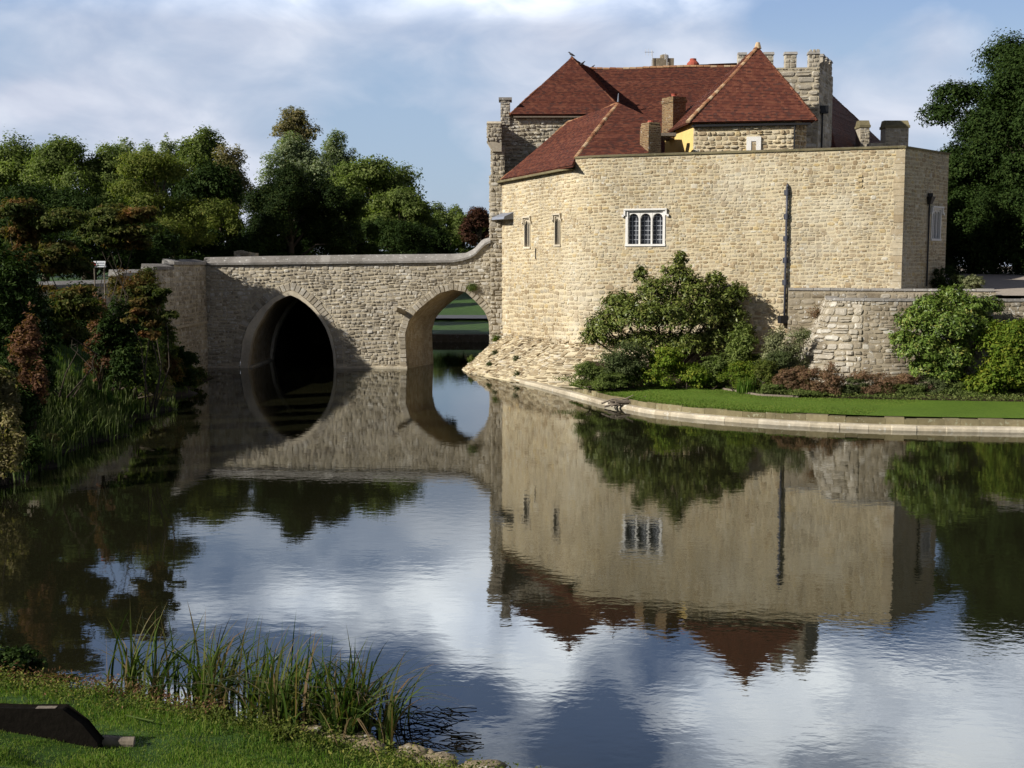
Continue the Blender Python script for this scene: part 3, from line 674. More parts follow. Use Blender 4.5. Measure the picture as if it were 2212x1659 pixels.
mb.build('corbelled_turret', [T['stone_grey'], T['mortar_grey'], T['ashlar']], gt)
mb = MB(); x2 = at(1102, 230, YT-.1).x; ztp = at(1090, 216, YT-.1).z
wall_poly(mb, (xl-.02, YT-.12), (x2, YT-.12), ez-.6, ztp, bulge=.03); mb.box((x2-.05, YT-.119, ez-.6), (x2, YT+.9, ztp), 0)
mb.box((xl-.02, YT-.119, ez-.6), (xl+.03, YT+.9, ztp), 0)
mb.box((xl-.12, YT-.2, ztp), (x2+.1, YT+1, ztp+.14), 1); mb.build('corner_stub', [T['stone_grey'], T['coping']], gt)
ex0 = eL.x-.05; exr = at(1352, 247, YT).x
E = [(ex0, YT-.35, ez), (exr, YT-.35, ez), (exr, 84, ez), (ex0, 84, ez)]; AP = tuple(at(1235, 124, YT+3.9)); APB = tuple(at(1276, 149, 80))
mb = MB()
for f_ in ([E[0], E[1], AP], [E[1], APB, AP], [(ex0, 78, ez), E[0], AP], [(ex0, 78, ez), AP, APB]): roof_face(mb, f_)
ro = mb.build('roof', T['tiles'], gt)
mb = MB()
for k, (a_, b_) in enumerate(((E[0], AP), (E[1], AP), (AP, APB))): ridge(mb, a_, b_, seed=k, r=.07)
mb.build('hip_tiles', T['ridge_dark'], ro)
mb = MB(); mb.box((ex0+.2, YT-.3, ez-.18), (exr-.2, YT+.05, ez-.11)); mb.build('eaves_board', T['grey_wood'], ro)

# --- low lean roof over the left stretch of the curtain wall
lr = thing('lower_roof', 'low red tiled hipped roof sweeping down over the left end of the curtain wall', 'roof')
A_ = EA_.copy(); B_ = EB_.copy()
C_ = at(1335, 222, 65.2)
n1 = (B_-A_).cross(C_-A_).normalized()
D_ = onplane(1229, 262, A_, n1); A2 = A_
Bt = onplane(1243, 340, A_, n1)
mb = MB(); roof_face(mb, [A2, B_, Bt, C_, D_])
E1 = at(1400, 331, 60.0); n2 = (Bt-C_).cross(E1-C_).normalized()
F1 = at(1420, 262, 63.8); F1 = onplane(1420, 262, C_, n2)
roof_face(mb, [C_, Bt, E1, E1+Vector((3.0, -.3, 0)), C_+Vector((3.2, 1.6, 0))-Vector((0, 0, .2))] if False else [C_, Bt, E1, F1])
ro = mb.build('tile_slope', T['tiles'], lr)
mb = MB(); ridge(mb, Bt, C_, r=.13, seed=5)
mid = (C_+D_)/2+Vector((0, 0, -.12)); ridge(mb, D_, mid, seed=6); ridge(mb, mid, C_, seed=7); ridge(mb, A2, D_, r=.08, seed=9); mb.build('hip_tiles', T['ridge'], ro)
mb = MB(); mb.tube([C_+Vector((0, 0, .05)), C_+Vector((.02, 0, .5))], [.05, .015]); mb.build('finial', T['slate'], lr)
mb = MB(); r = []
for q in lines(0, sJ, .5): r.append([MA(q, topA(q)-.12, .03), MA(q, topA(q)-.12, .26), MA(q, topA(q)-.02, .27), MA(q, topA(q)+.02, .03)])
sweep(mb, r, closed=True); mb.build('gutter', T['coping_dark'], lr)
mb = MB(); mb.poly([C_, D_, (D_.x, D_.y, 9), (C_.x, C_.y, 9)]); mb.poly([C_, F1, (F1.x, F1.y, 9), (C_.x, C_.y, 9)]); mb.build('gable_back', T['masonry_gold'], lr)

# --- hall with the long ridge
hall = thing('great_hall', 'long gatehouse range with a high red tiled roof behind the curtain wall', 'building')
ra = at(1274, 149.5, 80); rb = at(1738, 141, 78)
fa = Vector((ra.x-2, 69.9, 11.5)); fb = Vector((18.3, 68.2, 11.5))
back = at(1925, 327, 86); bk = Vector((back.x, 86, back.z)); bl = Vector((ra.x-3, 90, 11.5))
mb = MB(); nf = (fb-fa).cross(rb-fa).normalized()
nfr = (fb-fa).cross(ra-fa).normalized(); rbm = onplane(1652, 141.5, fa, nfr); rb = onplane(1768, 177, fa, nfr)
roof_face(mb, [fa, fb, rb, rbm, ra]); roof_face(mb, [fb, bk, rb]); roof_face(mb, [bk, bl, ra, rbm]); roof_face(mb, [bk, rbm, rb])
ro = mb.build('roof', T['tiles'], hall)
mb = MB(); ridge(mb, fb, rb, seed=4, r=.06); ridge(mb, bk, rb, seed=8, r=.06); mb.build('hip_tiles', T['ridge_dark'], ro)
mb = MB(); ridge(mb, ra+Vector((0,0,.05)), rbm+Vector((0,0,.05)), r=.13, seg=.42, seed=3); mb.build('ridge_tiles', T['ridge'], ro)
mb = MB()
for a, b in (((fa.x+.5, fa.y+.3), (fb.x-.3, fb.y+.3)), ((fb.x-.3, fb.y+.3), (bk.x-.3, bk.y-.4))): wall_poly(mb, a, b, 4, 11.45, st=False)
mb.build('walls', [T['masonry_gold'], T['masonry_gold']], hall)
def chimney(parent, px0, px1, py0, py1, Y, rot, dep=.9, pots=1, name='chimney'):
    a, b = at(px0, py0, Y), at(px1, py0, Y); z0 = at(px0, py1, Y).z-.8; w = (b.x-a.x); c = Vector(((a.x+b.x)/2, Y, 0))
    m_ = MB(); hw = w/2/(abs(math.cos(rot))+abs(math.sin(rot))*dep/ w*1.0); P = [(-hw, -dep/2), (hw, -dep/2), (hw, dep/2), (-hw, dep/2)]
    P = [(c.x+x*math.cos(rot)-y*math.sin(rot), c.y+x*math.sin(rot)+y*math.cos(rot)) for x, y in P]
    def ring(z, s): return [(c.x+(x-c.x)*s, c.y+(y-c.y)*s, z) for x, y in P]
    rows = [ring(z0, 1), ring(a.z-.3, 1), ring(a.z-.3, 1.1), ring(a.z-.15, 1.12), ring(a.z-.15, 1.02), ring(a.z, 1.02), ring(a.z, .3)]
    for k in range(len(rows)-1):
        for j in range(4):
            j2 = (j+1) % 4; L = (Vector(rows[k][j])-Vector(rows[k][j2])).length
            m_.poly([rows[k][j], rows[k][j2], rows[k+1][j2], rows[k+1][j]], 0, [(j, rows[k][j][2]), (j+L, rows[k][j][2]), (j+L, rows[k+1][j][2]), (j, rows[k+1][j][2])])
    o = m_.build(name, T['brick'], parent)
    for k in range(pots):
        p = MB(); x = c.x+(k-(pots-1)/2)*.4; p.tube([(x, Y, a.z-.05), (x, Y, a.z+.12), (x, Y, a.z+.2)], [.16, .14, .17], n=10); p.build('pot', T['terracotta'], o)
    return o
chimney(hall, 1434, 1478, 211, 270, 65.6, R(28), 1.0, 1)
# stub chimneys, cowl and aerials at the ridge
mb = MB(); p = at(1425, 136, 82); mb.box((-.5, -.4, -1.2), (.9, .4, .25), org=p); mb.tube([p+Vector((.3, 0, .25)), p+Vector((.3, 0, .5)), p+Vector((.3, 0, .55))], [.3, .28, .12], n=12); mb.build('ridge_chimney', T['masonry_grey'], hall)
mb = MB(); p = at(1497, 137, 81); mb.tube([p-Vector((0, 0, .8)), p, p+Vector((0, 0, .2))], [.5, .4, .2], n=12); mb.tube([p+Vector((0, 0, .15)), p+Vector((0, 0, .3))], .22, n=10); mb.build('clay_cowl', T['terracotta'], hall)
for px, top_, k in ((1409, 110, 0), (1441, 117, 1)):
    b_ = at(px, 144, 81.5); t_ = at(px, top_, 81.5); mb = MB(); mb.tube([b_-Vector((0, 0, .5)), t_], .022, n=6)
    if k == 0:
        mb.tube([t_+Vector((-.5, 0, -.08)), t_+Vector((.12, 0, -.08))], .015, n=5)
        for q in (-.45, -.25, -.05): mb.tube([t_+Vector((q, 0, .12)), t_+Vector((q, 0, -.3))], .012, n=5)
    else: mb.tube([t_+Vector((-.12, 0, .05)), t_+Vector((-.12, 0, -.35))], .03, n=6); mb.tube([t_+Vector((-.12, 0, -.1)), t_+Vector((0, 0, -.1))], .015, n=5)
    mb.build('aerial', T['steel'], hall)

# --- annex with pyramid roof
an = thing('annex_tower', 'square stone block with a sharp red pyramid roof just behind the curtain wall', 'tower')
W1 = at(1486, 264, 61.2); W2 = at(1766, 259, 60.2); W0 = at(1450, 275.5, 64.4); zE = W1.z
W2.z = zE; W0.z = zE; W3 = Vector((W2.x-.3+.6, W2.y+6.2, zE)); W4 = Vector((W0.x-.3, W0.y+2.9, zE)); APX = at(1637, 101, 64.2)
def inset(p, c, k=.28): v = Vector(c)-Vector(p); v.z = 0; return Vector(p)+v.normalized()*k
cen = (W1+W2+W3+W4)/4
w1, w2, w3, w4 = [inset(p, cen, .42) for p in (W1, W2, W3, W4)]
wc1 = w2+(w1-w2).normalized()*.75; wc2 = w2+(w3-w2).normalized()*.9
mb = MB(); wall_poly(mb, w1, wc1, 9, zE, bulge=.05, hh=(.16, .27), ww=(.2, .5), gap=.03); wall_poly(mb, wc1, wc2, 9, zE, bulge=.04, hh=(.16, .27)); wall_poly(mb, wc2, w3, 9, zE, st=False)
mb.build('block_wall', [T['stone_gold'], T['mortar_gold']], an)
mb = MB(); mb.poly([(w4.x, w4.y, 9), (w1.x, w1.y, 9), (w1.x, w1.y, zE), (w4.x, w4.y, zE)]); mb.build('plaster_wall', T['yellow_plaster'], an)['label'] = 'yellow plastered side wall'
mb = MB(); Q = [W1, W2, W3, W4]
for k in range(4):
    a, b = Q[k], Q[(k+1) % 4]; ma = APX+(a-APX)*.86; mbb = APX+(b-APX)*.86
    ma.z -= .0; roof_face(mb, [a, b, APX])
ro = mb.build('roof', T['tiles'], an)
mb = MB()
for k in (0,): ridge(mb, Q[k], APX, seed=20+k, r=.13)
mb.tube([APX-Vector((0, 0, .1)), APX+Vector((0, 0, .22))], [.2, .1], n=8, a=1); mb.build('hip_tiles', T['ridge'], ro)
mb = MB()
for k in (1, 2, 3): ridge(mb, Q[k], APX, seed=30+k, r=.08)
mb.build('dark_hip_tiles', T['ridge_dark'], ro)
mb = MB(); mb.box((0, 0, 0), ((W2-W1).length-.5, .12, .1), org=(W1.x+.2, W1.y+.05, zE-.22), rot=math.atan2(W2.y-W1.y, W2.x-W1.x)); mb.build('eaves_board', T['black_iron'], ro)
pw = Path([w1, wc1]); Mw = lambda q, z, d=0: pw.M(q, z, d)
nw = Vector((float(pw.nx[3]), float(pw.ny[3]), 0)); pa = onplane(1611, 297, w1, nw); pb = onplane(1642, 322, w1, nw); sa, sb = pw.find(pa), pw.find(pb)
mb = MB(); dx = (sb-sa)
pbox(mb, Mw, sa, sa+dx*.33, pb.z-.2, pa.z-.2, 0, .1); pbox(mb, Mw, sb-dx*.33, sb, pb.z-.2, pa.z-.2, 0, .1); pbox(mb, Mw, sa, sb, pa.z-.2, pa.z+.03, 0, .1)
o = mb.build('window', T['white_stone'], an); o['label'] = 'tiny window in a white block surround'
mb = MB(); pbox(mb, Mw, sa+dx*.33, sb-dx*.33, pb.z-.2, pa.z-.2, .0, .065, a=.1); mb.build('pane', T['stone_gold'], o)
mb = MB(); p0 = onplane(1741, 266, w1, nw); sd = pw.find(p0); mb.tube([Mw(min(sd, pw.L), zE-.1, .1), Mw(min(sd, pw.L), zE-.45, .12), Mw(min(sd, pw.L)-.02, 9.5, .12)], .045, n=8); mb.build('downpipe', T['black_iron'], an)

# chimney standing between the roofs
ch = thing('low_chimney', 'squat brick chimney with rounded shoulders between the two red roofs', 'chimney')
a = at(1384, 268, 60.6); b = at(1427, 268, 60.6); zc = at(1400, 266, 60.6).z; w = b.x-a.x
mb = MB(); rot = R(24); cx = (a.x+b.x)/2; hw, dp = w*.36, .42
def chring(z, sx, sy): return [(cx+x*sx*hw*math.cos(rot)-y*sy*dp*math.sin(rot), 60.6+x*sx*hw*math.sin(rot)+y*sy*dp*math.cos(rot), z) for x, y in ((-1,-1),(1,-1),(1,1),(-1,1))]
rows = [chring(9.5, 1, 1), chring(zc-.45, 1, 1), chring(zc-.2, .98, .98), chring(zc-.08, .86, .9), chring(zc-.06, .9, .95), chring(zc, .85, .9), chring(zc+.02, .3, .3)]
for k in range(len(rows)-1):
    for j in range(4): j2 = (j+1) % 4; mb.poly([rows[k][j], rows[k][j2], rows[k+1][j2], rows[k+1][j]], 0, [(j, rows[k][j][2]), (j+.9, rows[k][j][2]), (j+.9, rows[k+1][j][2]), (j, rows[k+1][j][2])])
mb.build('stack', T['brick'], ch)
mb = MB(); mb.tube([(cx, 60.6, zc), (cx, 60.6, zc+.12)], [.17, .15], n=10); mb.build('pot', T['terracotta'], ch)
mb = MB(); mb.box((-1.0, -.3, -.16), (.1, .3, 0), org=at(1455, 288, 62)); mb.build('lead_box', T['grey_wood'], ch)

# --- battlemented tower
bt = thing('battlement_tower', 'slim crenellated grey stone tower behind the pyramid roof', 'tower')
YB = 66.4; t1 = at(1771, 128, YB); zt = t1.z; t0 = Vector((at(1594, 128, YB+.3).x, YB+.3, 0)); t2 = Vector((at(1800, 146, YB+3.4).x, YB+3.4, 0)); t3 = t0+(t2-Vector((t1.x, t1.y, 0)))
mb = MB(); pts4 = [t0, Vector((t1.x, t1.y, 0)), t2, t3]
wall_poly(mb, t0, t1, 9, zt-.42, bulge=.05, hh=(.22, .42), ww=(.3, .95), gap=.03); wall_poly(mb, t1, t2, 9, zt-.42, st=True, bulge=.015, hh=(.25, .4), ww=(.3, .8), gap=.01); wall_poly(mb, t2, t3, 9, zt-.42, st=False); wall_poly(mb, t3, t0, 9, zt-.42, st=False)
mb.poly([(p.x, p.y, zt-.43) for p in pts4], 1); mb.build('tower_wall', GG, bt)
def merlons(parent, a, b, spans, z0, z1, Yt=.4):
    p = Path([a, b]); Mm = lambda q, z, d=0: p.M(q, z, d)
    for s0, s1 in spans:
        m_ = MB(); pbox(m_, Mm, s0, s1, z0, z1-.14, -Yt, -.005, a=.6); 
        stones(m_, Mm, s0, s1, z0, z1-.12, lambda q, z: True, rs, hh=(.2, .3), bulge=.02)
        m_.hexa([Mm(s0-.05,z1-.14,.06), Mm(s1+.05,z1-.14,.06), Mm(s1+.05,z1-.14,-Yt-.05), Mm(s0-.05,z1-.14,-Yt-.05), Mm(s0-.03,z1+.0,.0), Mm(s1+.03,z1+.0,.0), Mm(s1+.03,z1+.0,-Yt), Mm(s0-.03,z1+.0,-Yt)], 1, .9)
        m_.build('merlon', [T['stone_grey'], T['coping']], parent)
LF = (Vector((t1.x, t1.y, 0))-t0).length; k = LF/(1771-1594)
merlons(bt, t0, t1, [((a-1594)*k, (b-1594)*k) for a, b in ((1594, 1612), (1650, 1671), (1696, 1721), (1747, 1771))], zt-.42, zt+.42)
LS = (t2-Vector((t1.x, t1.y, 0))).length
merlons(bt, t1, t2, [(LS*(.22+.26*j), LS*(.38+.26*j)) for j in range(3)], zt-.42, zt+.42)
mb = MB(); pS = Path([t1, t2]); mb.tube([pS.M(.55, 14.0, .1), pS.M(.55, 9.5, .1)], .055, n=8); mb.box((-.22, -.22, 0), (.22, .2, .4), org=pS.M(.55, 14, .15)); mb.build('downpipe', T['black_iron'], bt)
# --- distant merlons
for px0, px1, py0, py1, Y, lab in ((1912, 1966, 259, 325, 70, 'wide weathered merlon with a stepped cap at the right end of the roofs'), (1857, 1881, 259, 300, 74, 'small merlon peeping over the dark roof slope')):
    o = thing('merlon', lab, 'merlon', 'merlons of the wall beyond the roofs'); a, b = at(px0, py0, Y), at(px1, py0, Y); z0 = at(px0, py1, Y).z-1.5
    mb = MB(); wall_poly(mb, (a.x+.06, Y), (b.x-.06, Y), z0, a.z-.45, bulge=.02, hh=(.1, .2), ww=(.1, .3)); mb.box((a.x+.06, Y+.01, z0), (b.x-.06, Y+1, a.z-.45), 0); mb.build('block', GG, o)
    mb = MB(); mb.hexa([(a.x,Y-.06,a.z-.45),(b.x,Y-.06,a.z-.45),(b.x,Y+1.05,a.z-.45),(a.x,Y+1.05,a.z-.45),(a.x,Y-.06,a.z-.3),(b.x,Y-.06,a.z-.3),(b.x,Y+1.05,a.z-.3),(a.x,Y+1.05,a.z-.3)])
    mb.hexa([(a.x+.03,Y-.03,a.z-.3),(b.x-.03,Y-.03,a.z-.3),(b.x-.03,Y+1,a.z-.3),(a.x+.03,Y+1,a.z-.3),(a.x+.03,Y+.25,a.z),(b.x-.03,Y+.25,a.z),(b.x-.03,Y+.75,a.z),(a.x+.03,Y+.75,a.z)]); mb.build('cap', T['coping_dark'], o)
o = thing('link_wall', 'low stretch of dark stone wall joining the dark roof to the wide merlon', 'wall')
mb = MB(); a = at(1880, 309, 69.5); b = at(1925, 311, 69.5); wall_poly(mb, (a.x, 69.5), (b.x, 69.5), 9, a.z, bulge=.03); mb.box((a.x, 69.51, 9), (b.x, 70.2, a.z), 0); mb.build('wall_face', GG, o)

# ================================================================= BRIDGE
XL = at(447, 700, 67.6).x
def YBR(x): return 67.6-.04*(x-XL)
br = thing('stone_bridge', 'old rubble stone bridge with two arches and a grey coping sweeping up to the tower', 'bridge')
nBr = Vector((-.04, -1, 0)).normalized(); pBr = Vector((XL, 67.6, 0))
def brp(px, py): p = onplane(px, py, pBr, nBr); return p.x, p.z
pathR = Path([(XL, 67.6), (xq+.02, YBR(xq+.02))]); sx0 = XL
def MR(q, z, d=0): return pathR.M((q-XL)*pathR.L/(xq+.02-XL), z, d)
topl = [brp(*p) for p in ((447, 572), (697, 569.5), (978, 566), (1000, 562), (1013.6, 557.8), (1026, 551), (1034.6, 542), (1043, 533), (1049, 528), (1060, 524))]
TX = [p[0] for p in topl]; TZ = [p[1] for p in topl]
topR = lambda q: float(np.interp(q, TX, TZ))
outL = [brp(*p) for p in ((519, 800), (520, 777), (525, 735), (535.5, 704), (558, 672), (585, 647.5), (606, 636), (627, 627), (645, 634), (662, 647), (681, 665), (697, 686), (710, 708), (718, 728), (725, 760), (727, 800))]
inL = [brp(*p) for p in ((536, 800), (537, 781), (542.6, 742), (551, 715), (563.7, 693), (576, 672), (591.8, 654.5), (608, 645), (627, 637), (645, 645), (662, 657), (680, 674), (694, 693), (704, 710), (711, 728), (719, 760), (722, 800))]
outR = [brp(*p) for p in ((880, 800), (877, 750), (876, 721), (883.5, 693), (901, 672), (925.7, 651), (950, 633.4), (978, 626), (1006.5, 631.6), (1031, 654.5), (1048.7, 675.6), (1057.5, 700), (1058.5, 735), (1058.6, 800))]
def below(outl, q, z):            # inside an arch opening?
    n = len(outl); c = False
    for i in range(n):
        x1, z1 = outl[i]; x2, z2 = outl[i-1]
        if i == 0: pass
        if (z1 > z) != (z2 > z) and q < (x2-x1)*(z-z1)/(z2-z1)+x1: c = not c
    return c
def grow(outl, d):
    c = Vector((sum(p[0] for p in outl)/len(outl), 2.2)); o = []
    for i, p in enumerate(outl):
        a = Vector(outl[max(i-1, 0)]); b = Vector(outl[min(i+1, len(outl)-1)]); t = (b-a).normalized(); nn = Vector((-t.y, t.x))
        o.append((p[0]+nn.x*d, p[1]+nn.y*d))
    return o
gL, gR = grow(outL, .45), grow(outR, .4)
okR = lambda q, z: z < topR(q)-.02 and not below(gL, q, z) and not below(gR, q, z)
def smooth_pts(o, n=60):
    d = [0]
    for a, b in zip(o, o[1:]): d.append(d[-1]+math.hypot(b[0]-a[0], b[1]-a[1]))
    t = np.linspace(0, d[-1], n); return [(float(a), float(b)) for a, b in zip(np.interp(t, d, [p[0] for p in o]), np.interp(t, d, [p[1] for p in o]))]
mb = MB()
# backing: fan between the arches and the coping, column by column
def arch_floor(q):
    z = -.4
    for o in (outL, outR):
        xs = [p[0] for p in o]
        if min(xs) < q < max(xs):
            # top of the outline at q
            zz = [z1+(z2-z1)*(q-x1)/(x2-x1) for (x1, z1), (x2, z2) in zip(o, o[1:]) if (x1-q)*(x2-q) <= 0 and abs(x2-x1) > 1e-6]
            if zz: z = max(z, max(zz))
    return z
allx = [p[0] for o in (outL, outR) for p in o]; cols = lines(XL-.3, xq+.02, .12, [min(p[0] for p in o)+e for o in (outL, outR) for e in (-.001, .001)]+[max(p[0] for p in o)+e for o in (outL, outR) for e in (-.001, .001)])
for a, b in zip(cols, cols[1:]):
    za, zb = arch_floor(a), arch_floor(b)
    if (za < 0) != (zb < 0): za = zb = (za if za < zb else zb) if abs(a-b) < .003 else (za if zb < 0 else zb)
    mb.poly([MR(a, za), MR(b, zb), MR(b, topR(b)), MR(a, topR(a))], 1)
stones(mb, MR, XL, xq, -.1, 7.4, okR, rs, hh=(.14, .26), ww=(.15, .45), bulge=.032, gap=.024, wav=.05)
mb.build('spandrel_wall', GG, br)
def vouss(outl, d0, d1, name, w=.21):
    m_ = MB(); o = smooth_pts(outl, 400); L = 0; start = o[0]; acc = 0; segs = [0]
    for k in range(1, len(o)):
        acc += math.hypot(o[k][0]-o[k-1][0], o[k][1]-o[k-1][1])
        if acc > w*rs.uniform(.8, 1.2): segs.append(k); acc = 0
    for i0, i1 in zip(segs, segs[1:]):
        if o[i0][1] < .1: continue
        def pt(k, d):
            a = Vector(o[max(k-4, 0)]); b = Vector(o[min(k+4, len(o)-1)]); t = (b-a).normalized(); nn = Vector((-t.y, t.x)); return (o[k][0]+nn.x*d, o[k][1]+nn.y*d)
        k0, k1 = i0, max(i1-(i1-i0)//9-1, i0+1); e = d1*rs.uniform(.85, 1.08); rn = rs.random()*.9
        c4 = [pt(k0, d0), pt(k1, d0), pt(k1, e), pt(k0, e)]; cc = (sum(p[0] for p in c4)/4, sum(p[1] for p in c4)/4); h = rs.uniform(.02, .06)
        i0_ = [m_.vert(MR(p[0], p[1], -.005), rn) for p in c4]; i1_ = [m_.vert(MR(cc[0]+(p[0]-cc[0])*.88, cc[1]+(p[1]-cc[1])*.9, h), rn) for p in c4]
        for j in range(4): m_.face((i0_[j], i0_[(j+1) % 4], i1_[(j+1) % 4], i1_[j]))
        m_.face(i1_)
    return m_.build(name, T['stone_grey'], br)
vouss(outL, .02, .46, 'arch_ring', .24); vouss(outR, 0.0, .4, 'arch_ring', .22)
# smooth ashlar surround of the pointed arch
so, si = smooth_pts(outL, 70), smooth_pts(inL, 70)
mb = MB(); sweep(mb, [[MR(a[0], a[1], -.02), MR(a[0], a[1], .06), MR(b[0], b[1], .04), MR(b[0], b[1], -.5)] for a, b in zip(so, si)]); mb.build('arch_surround', T['ashlar'], br)
mb = MB(); sweep(mb, [[(b[0], YBR(b[0])+.4, b[1]), (b[0]+.05, YBR(b[0])+6.0, b[1])] for b in si]); mb.build('vault', T['masonry_gold'], br)
si2 = smooth_pts([(p[0]+.05, p[1]) for p in inL], 70); cx0 = (si2[0][0]+si2[-1][0])/2
inr = [(cx0+(p[0]-cx0)*.93, p[1]-.18 if p[1] > .5 else p[1]) for p in si2]
mb = MB(); sweep(mb, [[(a[0], 73.2, a[1]), (b[0], 73.2, b[1]), (b[0], 73.9, b[1]), (a[0], 73.9, a[1])] for a, b in zip(si2, inr)], closed=True); mb.build('inner_rib', T['ashlar'], br)
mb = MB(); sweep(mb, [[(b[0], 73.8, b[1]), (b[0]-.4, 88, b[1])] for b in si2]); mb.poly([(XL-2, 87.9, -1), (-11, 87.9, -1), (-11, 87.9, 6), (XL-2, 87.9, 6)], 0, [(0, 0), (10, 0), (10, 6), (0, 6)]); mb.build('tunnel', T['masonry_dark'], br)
so = smooth_pts(outR, 60)
mb = MB(); sweep(mb, [[(p[0]+1.25*t, YBR(p[0])+3.4*t, p[1]) for t in (-.002, .5, 1)] for p in so]); mb.build('vault', T['masonry_gold'], br)
# back face, deck
mb = MB()
for a, b in zip(cols, cols[1:]):
    za, zb = arch_floor(a), arch_floor(b)
    if (za < 0) != (zb < 0): za = zb = max(za, zb) if abs(a-b) > .003 else min(za, zb)
    if a > -8.5: mb.poly([(a+1.25, YBR(a)+3.4, za), (b+1.25, YBR(b)+3.4, zb), (b+1.25, YBR(b)+3.4, 5.7), (a+1.25, YBR(a)+3.4, 5.7)], 0, [(a, za), (b, zb), (b, 5.7), (a, 5.7)])
mb.poly([(XL, 68.1, 4.9), (xq+1, 67.4, 4.9), (xq+1.3, 70.4, 4.9), (XL, 73.9, 4.9)], 0, [(0, 0), (16, 0), (16, 3), (0, 5)])
mb.build('deck_and_back', T['masonry_grey'], br)
# coping that sweeps up
ctop = [brp(*p) for p in ((440, 556.5), (592, 553.5), (803, 550.5), (978, 549), (1006, 547), (1024, 538), (1041.7, 517.5), (1060, 513))]
cxs = [p[0] for p in ctop]; czs = [p[1] for p in ctop]; tz = lambda q: float(np.interp(q, cxs, czs))
mb = MB(); r = []; rn = []; blk = 0; cur = rs.random()
for q in lines(XL-.1, xq+.02, .17):
    if rs.random() < .14: cur = rs.random()
    zb, zt_ = topR(q), tz(q); y = YBR(q)
    r.append([(q, y-.16, zb-.02), (q, y-.17, zb+.1), (q, y+.2, zt_-.02), (q, y+.3, zt_+.02), (q, y+.55, zt_-.1), (q, y+.55, zb-.6), (q, y+.0, zb-.02)]); rn.append(cur)
sweep(mb, r, rnd=rn, closed=True); mb.build('coping', T['coping'], br)
mb = MB(); y0 = YBR(inL[0][0])
mb.hexa([(inL[0][0]-.3,y0+.1,-.3),(inL[0][0]+.28,y0+.1,-.3),(inL[0][0]+.33,73.2,-.3),(inL[0][0]-.3,73.2,-.3),(inL[0][0]-.3,y0+.1,.14),(inL[0][0]+.2,y0+.1,.11),(inL[0][0]+.25,73.2,.11),(inL[0][0]-.3,73.2,.14)])
mb.build('vault_ledge', T['kerb'], br)
# broken spout and weed
p = MR(*brp(868, 672), .0); mb = MB(); mb.tube([Vector(p)+Vector((.3, .3, -.2)), Vector(p)+Vector((-.1, -.3, .05)), Vector(p)+Vector((-.3, -.75, .15))], [.16, .15, .13], n=8); mb.build('stone_spout', T['stone_weathered_dim'], br)
# footing ledge at the waterline
for a, b in ((XL, outL[0][0]-.0), (outL[-1][0], outR[0][0])):
    mb = MB()
    mb.hexa([(a,YBR(a)-.18,-.3),(b,YBR(b)-.18,-.3),(b,YBR(b)+.1,-.3),(a,YBR(a)+.1,-.3),(a,YBR(a)-.18,.1),(b,YBR(b)-.18,.1),(b,YBR(b)+.1,.13),(a,YBR(a)+.1,.13)])
    mb.build('footing', T['kerb'], br)
# --- wing wall, running towards the viewer, steps down
ww_ = thing('wing_wall', 'shaded stone wing wall stepping down from the left end of the bridge to the bank', 'wall')
zw = topR(XL)
mb = MB(); pth = Path([(XL-1.2, 46), (XL-.5, 55), (XL-.1, 61.4), (XL, 67.7)])
ztw = lambda q: zw if q > 15.4 else (zw-.25 if q > 12.5 else (5.25 if q > 8.5 else 4.8))
def Mwing(q, z, d=0): return pth.M(q, z, d)
backing(mb, Mwing, lines(0, pth.L, .4, (8.5, 12.5, 15.4)), lines(-.3, zw, .4), lambda q, z: True, 1, ztop=ztw)
stones(mb, Mwing, 0, pth.L, 0, zw, lambda q, z: z < ztw(q) and z > -.1, rs, hh=(.18, .28), ww=(.2, .5), bulge=.02, gap=.015)
mb.build('wall_face', [T['stone_grey'], T['mortar_grey']], ww_)
mb = MB()
for a, b in ((0, 8.5), (8.5, 12.5), (12.5, 15.4), (15.4, pth.L)):
    z = ztw((a+b)/2)
    mb.hexa([Mwing(a,z,.1), Mwing(a,z,-.55), Mwing(b,z,-.55), Mwing(b,z,.1), Mwing(a,z+.16,.1), Mwing(a,z+.3,-.5), Mwing(b,z+.3,-.5), Mwing(b,z+.16,.1)], 0, rs.random())
mb.build('coping', T['coping'], ww_)
mb = MB(); r = [[Mwing(q, -.3, -.5), Mwing(q, ztw(q-.01), -.5)] for q in lines(0, pth.L, .5)]; sweep(mb, r); mb.poly([Mwing(0,-.3,0), Mwing(0,-.3,-.5), Mwing(0,4.8,-.5), Mwing(0,4.8,0)], 0, [(0,0),(1,0),(1,5),(0,5)]); mb.build('rear_face', T['masonry_grey'], ww_)
mb = MB(); mb.box((-.05,-.5,-.06), (.09,5.9,.06), org=(XL, 61.5, 2.6)); mb.build('string_course', T['kerb'], ww_)
# ruined stub behind the bridge
o = thing('ruin_stub', 'small ruined stub of grey stonework showing above the bridge coping', 'ruin'); p = at(505, 541, 72); q = at(553, 541, 72)
mb = MB(); wall_poly(mb, (p.x, 72), (q.x, 72), 4.9, lambda t: p.z+.12*math.sin(t*4)-.05, bulge=.08, hh=(.12, .2)); mb.box((p.x, 72.02, 4.9), (q.x, 72.7, p.z-.15), 0); mb.build('stonework', GG, o)
# ================================================================= WATER AND GROUND
rg = random.Random(5)
mb = MB(); mb.poly([(-400, -60, 0), (400, -60, 0), (400, 400, 0), (-400, 400, 0)]); tag(mb.build('water', T['water']), kind='structure')
mb = MB(); mb.poly([(-1500, -200, -2.2), (1500, -200, -2.2), (1500, 2500, -2.2), (-1500, 2500, -2.2)]); tag(mb.build('moat_bed', T['mud']), kind='structure')
